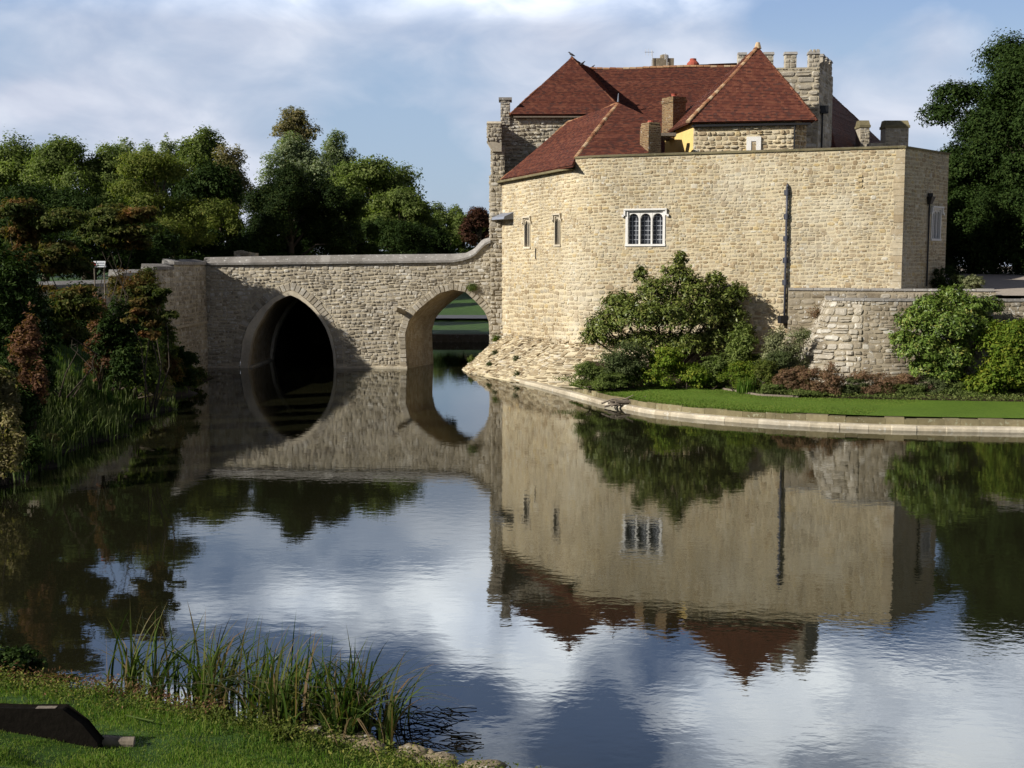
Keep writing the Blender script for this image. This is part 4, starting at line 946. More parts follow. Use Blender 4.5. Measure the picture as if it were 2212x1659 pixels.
# banks from the shoreline inwards
def rough_strip(name, shore, dirs, prof, mat, parts=None, amp=.08, step=.5, z0=0, uv=False):
    sh = [Vector(p) for p in shore]; dd = [Vector(q).normalized() for q in dirs]; P = []; D = []
    for k in range(len(sh)-1):
        n = max(int((sh[k+1]-sh[k]).length/step), 1)
        for j in range(n): t = j/n; P.append(sh[k]*(1-t)+sh[k+1]*t); D.append((dd[k]*(1-t)+dd[k+1]*t).normalized())
    P.append(sh[-1]); D.append(dd[-1]); mb = MB(); rows = []
    if name == 'grass_bank': P = [p+d*(.38*math.sin(p.y*.9)+.28*math.sin(p.y*2.3+1)+.15*math.sin(p.y*5.1))*min(max((p.y-19)/4, 0), 1) for p, d in zip(P, D)]
    for i, (p, d) in enumerate(zip(P, D)):
        row = []
        for j, (w, z) in enumerate(prof(i/len(P), p)):
            q = p+d*w; a = amp*min(max(w+.5, 0), 2)
            row.append(mb.vert((q.x+rg.uniform(-a, a), q.y+rg.uniform(-a, a), z+a*(math.sin(q.x*1.7+q.y)*.6+math.sin(q.y*2.3-q.x*.7)*.5+rg.uniform(-.4, .4)))))
        rows.append(row)
    for i in range(len(rows)-1):
        for j in range(len(rows[0])-1): mb.face((rows[i][j], rows[i+1][j], rows[i+1][j+1], rows[i][j+1]))
    return tag(mb.build(name, mat, smooth=True), kind='structure'), P, D
near = [(60, 2), (30, 1), (10, 4), (3.2, 9.6), (.2, 12.6), (-1.5, 13.5), (-3.1, 14.3), (-5, 15.3), (-6.8, 15.9), (-8.0, 17.6), (-9.4, 19.8), (-11.2, 23), (-12.8, 27), (-13.4, 31.6), (-13.5, 34.5), (-13.6, 39.4), (-13.9, 46), (-14.6, 52), (-15.6, 59), (-16.7, 66)]
ndir = [(0,-1), (0,-1), (-.1,-1), (-.2,-1), (-.25,-1), (-.3,-1), (-.35,-1), (-.4,-1), (-.5,-1), (-.8,-.8), (-1,-.5), (-1,-.3), (-1,-.1), (-1,0), (-1,0), (-1,0), (-1,0), (-1,.0), (-1,.0), (-1,.0)]
def pr(t, p):
    if p.y < 20: return [(-2.5,-1.6), (-.6,-.3), (-.1,-.05), (.05,.1), (.35,.22), (.8,.3), (1.4,.42), (2.2,.6), (3.2,.85), (4.5,1.2), (6,1.7), (8,2.4), (11,3.3), (14,3.8), (20,4), (60,4.5)]
    k = min((p.y-20)/8, 1); W = [-2.5,-.6,-.1,.05,.35,.8,1.4,2.2,3.2,4.5,6,8,11,14,20,60]
    A = [-1.6,-.3,-.05,.1,.22,.3,.42,.6,.85,1.2,1.7,2.4,3.3,3.8,4,4.5]; B = [-1.6,-.3,-.03,.06,.16,.35,.75,1.4,2.1,2.9,3.6,4.3,4.8,4.9,5,5.3]
    if p.y > 50: B = [-1.6,-.3,-.03,.06,.16,.35,.7,1.2,2.6,3.6,4.2,4.7,4.9,5,5,5.3]
    return [(w, a+(b-a)*k) for w, a, b in zip(W, A, B)]
near_bank, NP, ND = rough_strip('grass_bank', near, ndir, pr, T['bank_grass'], step=.45, amp=.05)
from mathutils.bvhtree import BVHTree
_me = near_bank.data; BV = BVHTree.FromPolygons([v.co.copy() for v in _me.vertices], [tuple(p.vertices) for p in _me.polygons])
def bank_h(x, y):      # height of the bank surface
    h = BV.ray_cast(Vector((x, y, 20)), Vector((0, 0, -1)))
    if h[0] is not None: return h[0].z
    best = min(range(len(NP)), key=lambda k: (NP[k].x-x)**2+(NP[k].y-y)**2); d = Vector((x, y))-NP[best]; w = d.dot(ND[best]); q = pr(0, NP[best])
    return float(np.interp(w, [a for a, b in q], [b for a, b in q]))
def block(name, pts, z, mat, zb=-2, kind='structure'):
    mb = MB(); n = len(pts); z = z if callable(z) else (lambda x, y, z=z: z)
    top = [(x, y, z(x, y)) for x, y in pts]; mb.poly(top)
    for k in range(n): a, b = top[k], top[(k+1) % n]; mb.poly([(a[0], a[1], zb), (b[0], b[1], zb), b, a])
    return tag(mb.build(name, mat), kind=kind)
# land beyond the bridge (left) and the far bank with its lawn, seen through the right arch
mb = MB(); LP = [(-400, 67.7), (-17.3, 67.7), (-17.3, 73.95), (-12.2, 74.1), (-9.2, 74.2), (-9.0, 91), (-400, 91)]; mb.poly([(x, y, 4.85) for x, y in LP])
tag(mb.build('land', T['field']), kind='structure')
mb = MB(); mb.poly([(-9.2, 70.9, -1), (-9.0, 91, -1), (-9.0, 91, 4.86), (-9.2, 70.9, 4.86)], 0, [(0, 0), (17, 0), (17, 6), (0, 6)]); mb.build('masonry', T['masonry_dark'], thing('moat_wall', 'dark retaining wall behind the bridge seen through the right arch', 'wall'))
mb = MB()
Ys = [91, 91.4, 96, 104, 106, 118, 135, 160, 400, 2400]; Zs = [.6, .66, .78, 1.15, 1.22, 2.6, 4.2, 5.0, 5.2, 5.4]
rows = [[mb.vert((x, y, z)) for x in (-1500, -60, -12, 0, 14, 40, 1500)] for y, z in zip(Ys, Zs)]
for i in range(len(rows)-1):
    for j in range(6): mb.face((rows[i][j], rows[i][j+1], rows[i+1][j+1], rows[i+1][j]))
tag(mb.build('far_ground', T['field']), kind='structure')
mb = MB(); mb.box((-60, 90.6, -1), (40, 90.98, .59)); mb.build('quay', T['masonry_grey']); o = bpy.data.objects['quay']; o.name = 'far_quay'; tag(o, 'dark stone quay edge of the far bank seen through the right arch', 'quay')
mb = MB(); pts = [(-30, 103, 1.26), (40, 100.5, 1.2), (40, 104.5, 1.3), (-30, 107, 1.4)]; mb.poly([(x, y, z+.06) for x, y, z in pts]); tag(mb.build('path', T['mud']), kind='structure')
# moat kerb and lawn
kpx = [(1024, 806), (1075, 815), (1130, 828), (1180, 840), (1215, 850), (1300, 873), (1400, 893), (1500, 904), (1600, 912.5), (1700, 919), (1800, 924), (1900, 928), (2000, 930.5), (2212, 934)]
kp = [atz(x, y, 0) for x, y in kpx]; kp += [Vector((23, kp[-1].y-.7, 0)), Vector((32, kp[-1].y-2, 0)), Vector((60, kp[-1].y-5, 0))]
kerbP = Path([(p.x, p.y) for p in kp])
s15 = kerbP.find(atz(1215, 850, 0))
kr = thing('moat_kerb', 'long pale stone kerb with a ledge edging the moat below the lawn', 'kerb')
mb = MB(); r = []; rn = []; q = 0
while q < kerbP.L-.2:
    L_ = rg.uniform(.7, 1.3); jo = rg.uniform(-.02, .02); rnd = rg.random(); big = 1 if q > s15 else max(0, (q/s15)*.5+.15)
    for qq in (q, q+L_*.5, q+L_-.03):
        j = jo+rg.uniform(-.008, .008); zt_ = .12+.04*big
        r.append([kerbP.M(qq, -.4, .12+j), kerbP.M(qq, zt_-.07, .1+j), kerbP.M(qq, zt_, .04+j), kerbP.M(qq, zt_+.01, -.3)]); rn.append(rnd)
    q += L_
sweep(mb, r, rnd=rn); mb.build('ledge', T['kerb'], kr)
mb = MB(); q = s15-1.5
while q < kerbP.L-.2:
    L_ = rg.uniform(.3, 1.0); rnd = rg.random(); j = rg.uniform(-.015, .015); z1 = .38*min((q-s15+2)/4, 1)+rg.uniform(-.03, .03)
    mb.hexa([kerbP.M(q,.1,-.22+j), kerbP.M(q+L_-.008,.1,-.22+j), kerbP.M(q+L_-.008,.1,-.7), kerbP.M(q,.1,-.7), kerbP.M(q,z1,-.26+j), kerbP.M(q+L_-.008,z1,-.26+j), kerbP.M(q+L_-.008,z1,-.7), kerbP.M(q,z1,-.7)], 0, rnd); q += L_
mb.build('upper_course', T['coping_dark'], kr)
bed = [atz(x, y, .5) for x, y in ((1290, 842), (1340, 838), (1450, 834), (1540, 838), (1600, 848), (1640, 855), (1700, 858), (1900, 863), (2100, 866), (2212, 868))]
bed += [Vector((24, 47, .5)), Vector((60, 46, .5))]
bedP = Path([(p.x, p.y) for p in bed])
mb = MB(); N = 90; rows = []
for k in range(N+1):
    t = k/N; a = Vector(kerbP.M(s15-.5+(kerbP.L-s15+.5)*t, .43, -.5)); b = Vector(bedP.M(bedP.L*t, .5)); 
    rows.append([mb.vert((a*(1-u)+b*u)+Vector((0, 0, .03*math.sin(u*3.1)))) for u in (0, .15, .5, .85, 1)])
for k in range(N):
    for j in range(4): mb.face((rows[k][j], rows[k+1][j], rows[k+1][j+1], rows[k][j+1]))
tag(mb.build('lawn', T['lawn'], smooth=True), kind='structure')
LAWN_EDGE = [tuple(kerbP.M(s15+rg.random()*14, .36, -.3-abs(rg.gauss(0, .12)))) for _ in range(3500)]
_a = [(rg.random(), rg.random()) for _ in range(26000)]
LAWN_IN = [tuple(Vector(kerbP.M(s15-.5+(17)*t, .44, -.55))*(1-u)+Vector(bedP.M(bedP.L*(17/(kerbP.L-s15+.5))*t, .5))*u) for t, u in _a]
mb = MB(); rows = []
for k in range(N+1):
    t = k/N; b = Vector(bedP.M(bedP.L*t, .48)); rows.append([mb.vert((b.x+rg.uniform(-.05, .05), b.y+d*1.0+rg.uniform(-.1, .1), .46+z+rg.uniform(-.04, .04))) for d, z in ((0, 0), (.15, .05), (1.5, .15), (4, .4), (9, .8), (16, 1.0))])
for k in range(N):
    for j in range(5): mb.face((rows[k][j], rows[k+1][j], rows[k+1][j+1], rows[k][j+1]))
tag(mb.build('flower_bed_soil', T['soil']), kind='structure')
o = thing('edging_board', 'thin pale timber edging between the lawn and the flower bed', 'edging'); mb = MB(); r = []
for q in lines(bedP.find(atz(1560, 842, .5)), bedP.find(atz(1725, 858, .5)), .5): r.append([bedP.M(q, .44, .06), bedP.M(q, .58, .06), bedP.M(q, .58, -.02), bedP.M(q, .44, -.02)])
sweep(mb, r, closed=True); mb.build('board', T['grey_wood'], o)
# ================================================================= TERRACE WALLS
pS = onplane(1703, 624, Vector((K1.x, K1.y, 0))+nL*.28, nL); s0_ = pathA.find(pS); pE = atz(2150, 626, 4.66); pE.y -= .55; pE.x -= .2
pw_ = thing('parapet_wall', 'long low stone parapet wall with worn flat coping at the foot of the castle wall', 'wall')
parP = Path([(pS.x, pS.y), (pE.x, pE.y)]); MP = lambda q, z, d=0: parP.M(q, z, d); zpar = 4.6
mb = MB(); backing(mb, MP, lines(0, parP.L, .5), lines(.4, zpar, .4), lambda q, z: True, 1); stones(mb, MP, 0, parP.L, .8, zpar, lambda q, z: z < zpar+.02, rs, hh=(.18, .34), ww=(.25, .7), bulge=.03, gap=.014)
r = [[MP(q, .4, -.4), MP(q, zpar, -.4)] for q in (0, parP.L)]; sweep(mb, r, m=1); r = [[MP(parP.L, .4, 0), MP(parP.L, zpar, 0)], [MP(parP.L, .4, -.4), MP(parP.L, zpar, -.4)]]; sweep(mb, r, m=1)
wallm = mb.build('wall_face', [T['stone_weathered_dim'], T['mortar_dark']], pw_)
mb = MB(); q = 0
while q < parP.L-.1:
    L_ = min(rg.uniform(.6, 1.2), parP.L-q); j = rg.uniform(-.015, .015); pbox(mb, MP, q, q+L_-.02, zpar, zpar+.1+j, -.46, .06, a=rg.random()*.6+.4); q += L_
mb.build('coping', T['coping'], pw_)
# end piers of the parapet
for (x0, x1, lab) in ((2064*0+2152, 2176, 'short dark stone pier at the right end of the low parapet'),):
    o = thing('end_pier', lab, 'pier'); a = atz(x0, 627, 4.5); b = atz(x1, 627, 4.5); mb = MB(); mb.box((a.x, a.y-.2, 2.5), (b.x, a.y+.9, 4.56)); mb.build('block', T['masonry_grey'], o); mb = MB(); mb.box((a.x-.04, a.y-.25, 4.56), (b.x+.04, a.y+.95, 4.66)); mb.build('cap', T['coping'], o)
# curved battered bastion
bs = thing('curved_terrace_wall', 'weathered leaning stone terrace wall with a rounded left end and a ring coping', 'wall')
zc_ = atz(1800, 651, 4.25).z; c0 = atz(1797, 640, 4.25); c1 = atz(1784, 649, 4.25); c2 = atz(1800, 653, 4.25)
A0 = atz(1812, 636, zc_); 
c1 = c1+Vector((.35, 0, 0)); A0 = A0+Vector((.3, 0, 0))
_b0 = parP.M(parP.find((c1.x+.35, c1.y+3)), 0, .0)
bas = Path([(_b0[0], _b0[1]), (c1.x-.05, c1.y+.8), (c1.x+.05, c1.y-.35), (c1.x+1.5, c1.y-.95), (c1.x+9, c1.y-1.7), (c1.x+22, c1.y-2.6)], {1: .6, 2: .5, 3: .8})
def batC(q, z): return max(0, (zc_-z))*(.4-.17*min(max((q-4.6)/3, 0), 1))
MC = lambda q, z, d=0: bas.M(q, z, d, batC)
mb = MB(); backing(mb, MC, lines(0, bas.L, .25), lines(.3, zc_, .4), lambda q, z: True, 1)
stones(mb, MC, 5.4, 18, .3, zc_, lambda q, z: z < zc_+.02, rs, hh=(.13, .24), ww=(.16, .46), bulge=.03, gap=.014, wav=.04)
stones(mb, MC, 0, 5.38, .3, zc_, lambda q, z: z < zc_+.02, rs, hh=(.18, .32), ww=(.18, .5), bulge=.06, gap=.014, wav=.04, m=2)  # paler stones: the sunlit left face put into colour, with pale lichen
mb.build('wall_face', [T['stone_weathered_dim'], T['mortar_dark'], T['stone_grey']], bs)
mb = MB(); q = 0
while q < bas.L-.1:
    L_ = min(rg.uniform(.5, .9), bas.L-q); pbox(mb, MC, q, q+L_-.015, zc_, zc_+.11+rg.uniform(-.01, .015), -.42, .06, a=rg.random()*.5+.5, n=3); q += L_
mb.build('coping', T['coping'], bs)
mb = MB(); sweep(mb, [[bas.M(q, zc_, -.4), bas.M(q, zc_-.9, -.42)] for q in lines(0, bas.L, .4)]); mb.build('inner_face', T['masonry_grey'], bs)
block('terrace_soil', [bas.M(q, 0, -.41)[:2] for q in lines(0.3, bas.L-.1, .6)]+[parP.M(parP.L, 0, .02)[:2], parP.M(parP.find((A0.x+.1, A0.y+2)), 0, .02)[:2]], zc_-.55, T['soil'], zb=zc_-1)
# courtyard
mb = MB(); _py = lambda x: pS.y+(pE.y-pS.y)*(x-pS.x)/(pE.x-pS.x)+.3
rows = [[mb.vert((x, _py(min(x, 26))+y if y < 5 else y, z)) for x in (13.4, 18, 24, 40, 200)] for y, z in ((0, 4.42), (2, 4.5), (62, 4.85), (70, 5.1), (82, 5.3), (120, 5.4), (300, 5.6))]
for i in range(len(rows)-1):
    for j in range(4): mb.face((rows[i][j], rows[i][j+1], rows[i+1][j+1], rows[i+1][j]))
tag(mb.build('courtyard', T['gravel']), kind='structure')

# ================================================================= TREES
B = 'trees beyond the bridge'
for a in [
 ('broadleaf_tree', 'dense green broadleaf tree cut by the left edge of the picture', 'tree', 30, 300, 150, 80, 4.8, 'leaf_green', 'round', 22000, .17, 101, B),
 ('broadleaf_tree', 'green broadleaf tree with sprigs poking up, second from the left', 'tree', 180, 290, 112, 76, 4.8, 'leaf_green', 'round', 22000, .15, 102, B),
 ('broadleaf_tree', 'rounded lighter green tree with layered boughs behind the red maple', 'tree', 345, 332, 140, 71, 4.8, 'leaf_light', 'tier', 26000, .13, 103, B),
 ('broadleaf_tree', 'pale thin-leaved birch rising behind the two left green trees', 'tree', 255, 296, 55, 108, 5, 'leaf_far', 'round', 7000, .2, 104, B),
 ('birch_tree', 'grey green domed birch left of the pointed tree', 'tree', 310, 302, 48, 112, 5, 'leaf_far', 'round', 7000, .2, 105, B),
 ('birch_tree', 'grey green birch touching the pointed tree on its left side', 'tree', 372, 297, 42, 112, 5, 'leaf_far', 'round', 7000, .2, 106, B),
 ('lime_tree', 'pointed green tree, tallest of the left half of the far trees', 'tree', 445, 263, 55, 108, 5, 'leaf_green', 'round', 12000, .2, 107, B),
 ('birch_tree', 'olive brown drooping birch between the pointed tree and the dark yew', 'tree', 490, 312, 52, 104, 5, 'leaf_brown', 'round', 11000, .17, 108, B),
 ('lime_tree', 'tallest far tree, brownish and lacy against the sky above the yew', 'tree', 636, 230, 60, 118, 5, 'leaf_brown', 'tier', 9000, .2, 109, B),
 ('lime_tree', 'grey green tree filling the gap under the tallest lacy tree', 'tree', 640, 290, 82, 112, 5, 'leaf_far', 'round', 13000, .2, 110, B),
 ('birch_tree', 'feathery birch right of the tallest lacy tree', 'tree', 736, 275, 46, 114, 5, 'leaf_far', 'round', 9000, .18, 111, B),
 ('yew_tree', 'very dark upright yew with plume-like boughs behind the bridge', 'tree', 628, 344, 135, 77, 4.6, 'leaf_yew', 'plume', 70000, .1, 112, B),
 ('broadleaf_tree', 'large green tree right of the dark yew', 'tree', 800, 342, 110, 96, 4.8, 'leaf_green', 'round', 20000, .2, 113, B),
 ('broadleaf_tree', 'dull green tree low behind the middle of the bridge', 'tree', 868, 408, 92, 92, 4.8, 'leaf_green', 'round', 18000, .18, 114, B),
 ('yew_tree', 'broad black-green yew bush behind the middle of the bridge coping', 'tree', 745, 415, 78, 80, 4.6, 'leaf_dark', 'plume', 20000, .12, 115, B),
 ('broadleaf_tree', 'small green tree closest to the copper beech', 'tree', 968, 438, 50, 250, 5, 'leaf_green', 'round', 8000, .34, 116, B),
 ('copper_beech', 'dark reddish copper beech beside the gate tower', 'tree', 1038, 446, 46, 240, 5, 'leaf_copper', 'round', 9000, .34, 117, B),
 ('bush', 'yellow green bush between the light tree and the dark yew', 'bush', 482, 430, 46, 84, 4.6, 'leaf_light', 'round', 9000, .13, 118, B),
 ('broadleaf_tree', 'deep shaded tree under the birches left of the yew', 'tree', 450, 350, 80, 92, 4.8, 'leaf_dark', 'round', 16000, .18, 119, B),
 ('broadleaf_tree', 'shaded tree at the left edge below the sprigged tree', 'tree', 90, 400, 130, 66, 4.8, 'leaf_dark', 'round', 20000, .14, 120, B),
]:
    tree_obj(*a[:13], group=a[13])
# dark understorey right behind the bridge and wing wall
for px, top, hw, Y, mat, lab, sd in [
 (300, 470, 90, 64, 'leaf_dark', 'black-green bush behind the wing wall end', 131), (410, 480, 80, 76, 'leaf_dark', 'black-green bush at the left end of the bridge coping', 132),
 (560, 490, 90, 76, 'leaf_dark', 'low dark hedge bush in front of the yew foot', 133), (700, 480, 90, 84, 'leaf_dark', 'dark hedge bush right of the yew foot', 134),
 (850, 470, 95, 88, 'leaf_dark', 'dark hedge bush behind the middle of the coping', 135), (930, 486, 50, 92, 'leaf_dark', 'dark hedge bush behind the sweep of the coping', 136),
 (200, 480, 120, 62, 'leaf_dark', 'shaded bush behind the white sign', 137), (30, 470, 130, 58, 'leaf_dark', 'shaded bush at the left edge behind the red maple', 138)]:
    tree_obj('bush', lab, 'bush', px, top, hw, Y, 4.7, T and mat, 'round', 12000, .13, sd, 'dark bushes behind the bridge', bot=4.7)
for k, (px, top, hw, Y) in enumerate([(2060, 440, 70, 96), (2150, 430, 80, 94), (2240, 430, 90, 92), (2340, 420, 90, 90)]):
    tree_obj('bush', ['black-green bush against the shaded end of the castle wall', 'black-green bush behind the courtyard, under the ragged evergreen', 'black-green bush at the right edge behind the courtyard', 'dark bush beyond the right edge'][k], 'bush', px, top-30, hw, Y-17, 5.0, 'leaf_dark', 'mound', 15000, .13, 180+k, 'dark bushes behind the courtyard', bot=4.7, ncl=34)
# far tree belt on the horizon
for k, (px, top, hw) in enumerate([(-60, 380, 120), (925, 478, 60), (1000, 462, 50), (1062, 470, 46), (2120, 420, 120), (2250, 400, 120)]):
    tree_obj('belt_tree', ['far dark tree beyond the left edge', 'far tree low behind the copper beech, left', 'far tree low under the small green tree', 'far tree behind the copper beech', 'far dark tree beyond the courtyard', 'far dark tree at the right edge beyond the courtyard'][k], 'tree', px, top, hw, 260 if 900 < px < 1100 else 140, 5, 'leaf_green' if px < 1100 else 'leaf_dark', 'round', 9000, .4, 160+k, 'far belt of trees', bot=5)
# park slope trees seen through the arch
tree_obj('park_tree', 'shaded tree on the far lawn seen through the right arch', 'tree', 1000, 560, 75, 128, 3.5, 'leaf_dark', 'round', 12000, .25, 151, bot=3.2)
# big dark conifers right
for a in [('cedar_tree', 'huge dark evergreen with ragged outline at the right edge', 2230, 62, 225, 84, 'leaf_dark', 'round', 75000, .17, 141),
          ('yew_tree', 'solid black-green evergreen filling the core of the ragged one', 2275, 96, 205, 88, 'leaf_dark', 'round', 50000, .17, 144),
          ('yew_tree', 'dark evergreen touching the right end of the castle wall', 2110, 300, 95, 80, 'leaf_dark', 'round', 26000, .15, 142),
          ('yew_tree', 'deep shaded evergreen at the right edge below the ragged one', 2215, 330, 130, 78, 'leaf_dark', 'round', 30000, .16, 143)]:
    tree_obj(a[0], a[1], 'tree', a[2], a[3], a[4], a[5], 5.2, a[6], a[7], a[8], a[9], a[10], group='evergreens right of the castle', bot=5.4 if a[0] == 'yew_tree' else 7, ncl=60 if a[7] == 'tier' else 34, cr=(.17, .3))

# ================================================================= LEFT BANK PLANTING
def clump_plant(name, label, cat, px, py, hw, hh, Y, zb, mat, n, leaf, seed, group=None, kind='mound', ncl=16, aspect=.5, stems=5, cr=(.24, .4), droop=0, spread=.5, bark='bark', per=12, thick=.035):
    rng = np.random.default_rng(seed); c = at(px, py, Y); rx = hw*Y/F; rz = hh*Y/F
    
    if kind == 'mound':
        tp_ = c.z+rz*1.05; zc = (tp_+zb)/2; rx *= 1.1; cl = crown_clumps((c.x, Y, zc), (rx, rx*.7, (tp_-zb)/2), rng, ncl+8, cr, 'mound')
    else: cl = crown_clumps((c.x, Y, c.z), (rx, rx*.8, rz), rng, ncl, cr, kind)
    root = thing(name, label, cat, group, (c.x, Y, zb))
    C, N, rnd = spray_points(cl, n, rng, per, spread, .6); C[:, 2] = np.maximum(C[:, 2], zb+.02)
    leaf_mesh('foliage', C, N, leaf, aspect, T[mat], rng, root, rnd, droop)
    mb = MB()
    for q in cl[:max(stems, 1)]:
        b0 = Vector((c.x+rng.normal()*.15*rx, Y+rng.normal()*.15*rx, zb-.1)); e = Vector(q[:3]); md = b0*.6+e*.4+Vector((rng.normal()*.3*rx, rng.normal()*.2*rx, .0)); m2 = b0*.25+e*.75+Vector((rng.normal()*.15*rx, 0, 0)); mb.tube([b0, md, m2, e], [thick, thick*.7, thick*.5, thick*.2], n=5)
    mb.build('stems', T[bark], root, smooth=True); return root
LB_ = 'shrubs on the left bank'
for a in [
 ('dark_shrub', 'tall shaded thicket directly left of the bare part of the wing wall', 325, 695, 50, 78, 50, 1.2, 'leaf_green', 15000, .075, 218, 'mound', 22),
 ('dark_shrub', 'low shaded scrub on the last bit of bank before the bridge', 390, 782, 52, 26, 57, .1, 'leaf_maple', 9000, .06, 219, 'mound', 14),
 ('dark_shrub', 'rust flecked shrub leaning on the wing wall below its steps', 312, 630, 44, 52, 50, 3.0, 'leaf_maple', 12000, .07, 220, 'mound', 18),
 ('dark_shrub', 'low overhanging scrub on the water edge, farthest of three', 285, 845, 26, 18, 47.5, .05, 'leaf_maple', 4500, .055, 231, 'mound', 10),
 ('dark_shrub', 'low overhanging scrub on the water edge, middle of three', 190, 905, 28, 20, 40, .05, 'leaf_dark', 4500, .05, 232, 'mound', 10),
 ('dark_shrub', 'low overhanging scrub on the water edge, nearest of three', 95, 960, 34, 24, 35, .05, 'leaf_brown', 4500, .045, 233, 'mound', 10),
 ('dark_shrub', 'olive thicket hiding the nearer end of the wing wall', 290, 655, 62, 62, 46, 2.2, 'leaf_maple', 16000, .07, 217, 'mound', 22),
 ('dark_shrub', 'big dark thicket filling the bank below the left maple', 40, 690, 70, 80, 35, 1.6, 'leaf_dark', 22000, .07, 211, 'mound', 26),
 ('dark_shrub', 'dark thicket below the maple bough, left of the white sign', 160, 655, 90, 48, 45, 2.8, 'leaf_dark', 20000, .075, 212, 'mound', 24),
 ('dark_shrub', 'shaded thicket in front of the stepped wing wall', 255, 690, 60, 50, 41, 1.6, 'leaf_dark', 14000, .07, 213, 'mound', 20),
 ('dark_shrub', 'dim olive shrub beside the wing wall string course', 345, 720, 46, 50, 50, .9, 'leaf_maple', 9000, .07, 214, 'mound', 14),
 ('dark_shrub', 'brownish shrub low by the water near the bridge', 330, 790, 46, 30, 46, .5, 'leaf_brown', 6000, .06, 215, 'mound', 12),
 ('dark_shrub', 'low dark shrub right at the water left of the reeds', 30, 820, 70, 60, 31, .5, 'leaf_dark', 12000, .06, 216, 'mound', 16),
 ('red_maple', 'spreading autumn maple, orange brown over green, nearest the left edge', 85, 510, 122, 84, 38, 2.6, 'leaf_maple', 34000, .07, 201, 'tier', 40),
 ('red_maple', 'autumn maple bough rust coloured, reaching over the wall coping', 255, 486, 120, 48, 43, 3.2, 'leaf_maple', 22000, .075, 202, 'tier', 30),
 ('red_maple', 'orange tipped maple bough hanging in front of the wing wall', 320, 670, 66, 60, 37, 1.3, 'leaf_maple', 10000, .065, 203, 'tier', 20),
 ('red_maple', 'dark maple shrub in the middle of the left bank', 140, 670, 120, 62, 37, 1.8, 'leaf_maple', 16000, .07, 204, 'tier', 22),
 ('red_shrub', 'reddish pink leaved shrub at the left edge above the reeds', 62, 725, 36, 48, 31, 1.6, 'leaf_red', 6500, .06, 205, 'mound', 12),
 ('red_shrub', 'crimson tinted shrub under the white sign', 215, 690, 34, 48, 41, 1.6, 'leaf_red', 4000, .055, 206, 'mound', 10),
 ('dark_shrub', 'dark green shrub at the foot of the wing wall', 300, 735, 62, 58, 44, 1.0, 'leaf_green', 10000, .07, 207, 'mound', 14),
 ('dark_shrub', 'dark shrub at the left edge below the maple', 20, 640, 80, 100, 33, 1.4, 'leaf_dark', 12000, .07, 208, 'mound', 16),
 ('dark_shrub', 'low shaded shrub where the bank meets the bridge', 385, 775, 50, 28, 54, .3, 'leaf_dark', 7000, .07, 209, 'mound', 12),
 ('dark_shrub', 'dusky shrub at the left edge by the water', 0, 850, 46, 60, 30, .3, 'leaf_brown', 8000, .055, 210, 'mound', 14)]:
    clump_plant(a[0], a[1], 'maple' if 'maple' in a[0] else 'shrub', a[2], a[3], a[4], a[5], a[6], a[7], a[8], a[9], a[10], a[11], LB_, a[12], a[13], aspect=.4, stems=5, cr=(.2, .36), thick=.028)
def blades(name, pts, hgt, wid, mat, seed, parent=None, bend=.5, seg=5, lean=(0, 0), rndr=(0, 1)):
    rng = np.random.default_rng(seed); n = len(pts); P = np.array(pts, float)
    h = hgt*rng.uniform(.45, 1.12, n); an = rng.uniform(0, 2*np.pi, n); bd = bend*rng.random(n)**1.5*h; dx = np.cos(an)*bd+lean[0]*h*rng.random(n); dy = np.sin(an)*bd+lean[1]*h*rng.random(n)
    fa = rng.uniform(0, np.pi, n); wx, wy = np.cos(fa), np.sin(fa); kink = np.where(rng.random(n) < .3, rng.uniform(.3, .9, n), 0)
    V = np.empty((n, seg+1, 2, 3))
    for k in range(seg+1):
        t = k/seg; w = wid*(1-t**2.2)*rng.uniform(.8, 1.2, n)+.0006
        dr = np.maximum(t-.65, 0)/.35*kink*h*.35
        x = P[:, 0]+dx*t**2.2; y = P[:, 1]+dy*t**2.2; z = P[:, 2]+h*t-np.hypot(dx, dy)*t**3*.45-dr*t
        x = x+dr*np.cos(an)*1.0
        for s_, sg in ((0, -1), (1, 1)): V[:, k, s_, 0] = x+sg*wx*w/2; V[:, k, s_, 1] = y+sg*wy*w/2; V[:, k, s_, 2] = z
    base = np.arange(n)[:, None]*(seg+1)*2; q = []
    for k in range(seg): q.append(np.stack([base[:, 0]+2*k, base[:, 0]+2*k+1, base[:, 0]+2*k+3, base[:, 0]+2*k+2], 1))
    Q = np.stack(q, 1).reshape(-1, 4); me = bpy.data.meshes.new(name); nv = n*(seg+1)*2; me.vertices.add(nv); me.vertices.foreach_set('co', V.astype(np.float32).ravel())
    me.loops.add(len(Q)*4); me.loops.foreach_set('vertex_index', Q.astype(np.int32).ravel()); me.polygons.add(len(Q)); me.polygons.foreach_set('loop_start', np.arange(0, len(Q)*4, 4, dtype=np.int32)); me.polygons.foreach_set('loop_total', np.full(len(Q), 4, dtype=np.int32))
    a = me.attributes.new('rnd', 'FLOAT', 'POINT'); rn = rng.uniform(*rndr, n)[:, None]*np.ones((n, (seg+1)*2)); rn[:, -4:] += .25; a.data.foreach_set('value', np.clip(rn, 0, 1).astype(np.float32).ravel())
    me.materials.append(T[mat]); me.update(calc_edges=True); me.validate(); return link(me, name, parent)
def bank_pts(n, y0, y1, w0, w1, seed):
    r_ = random.Random(seed); idx = [k for k in range(len(NP)) if y0 <= NP[k].y <= y1 and NP[k].x < 1.5]; out = []
    for _ in range(n):
        k = r_.choice(idx); w = r_.uniform(w0, w1); p = NP[k]+ND[k]*w+Vector((r_.uniform(-.3, .3), r_.uniform(-.3, .3))); out.append((p.x, p.y, bank_h(p.x, p.y)-.03))
    return out
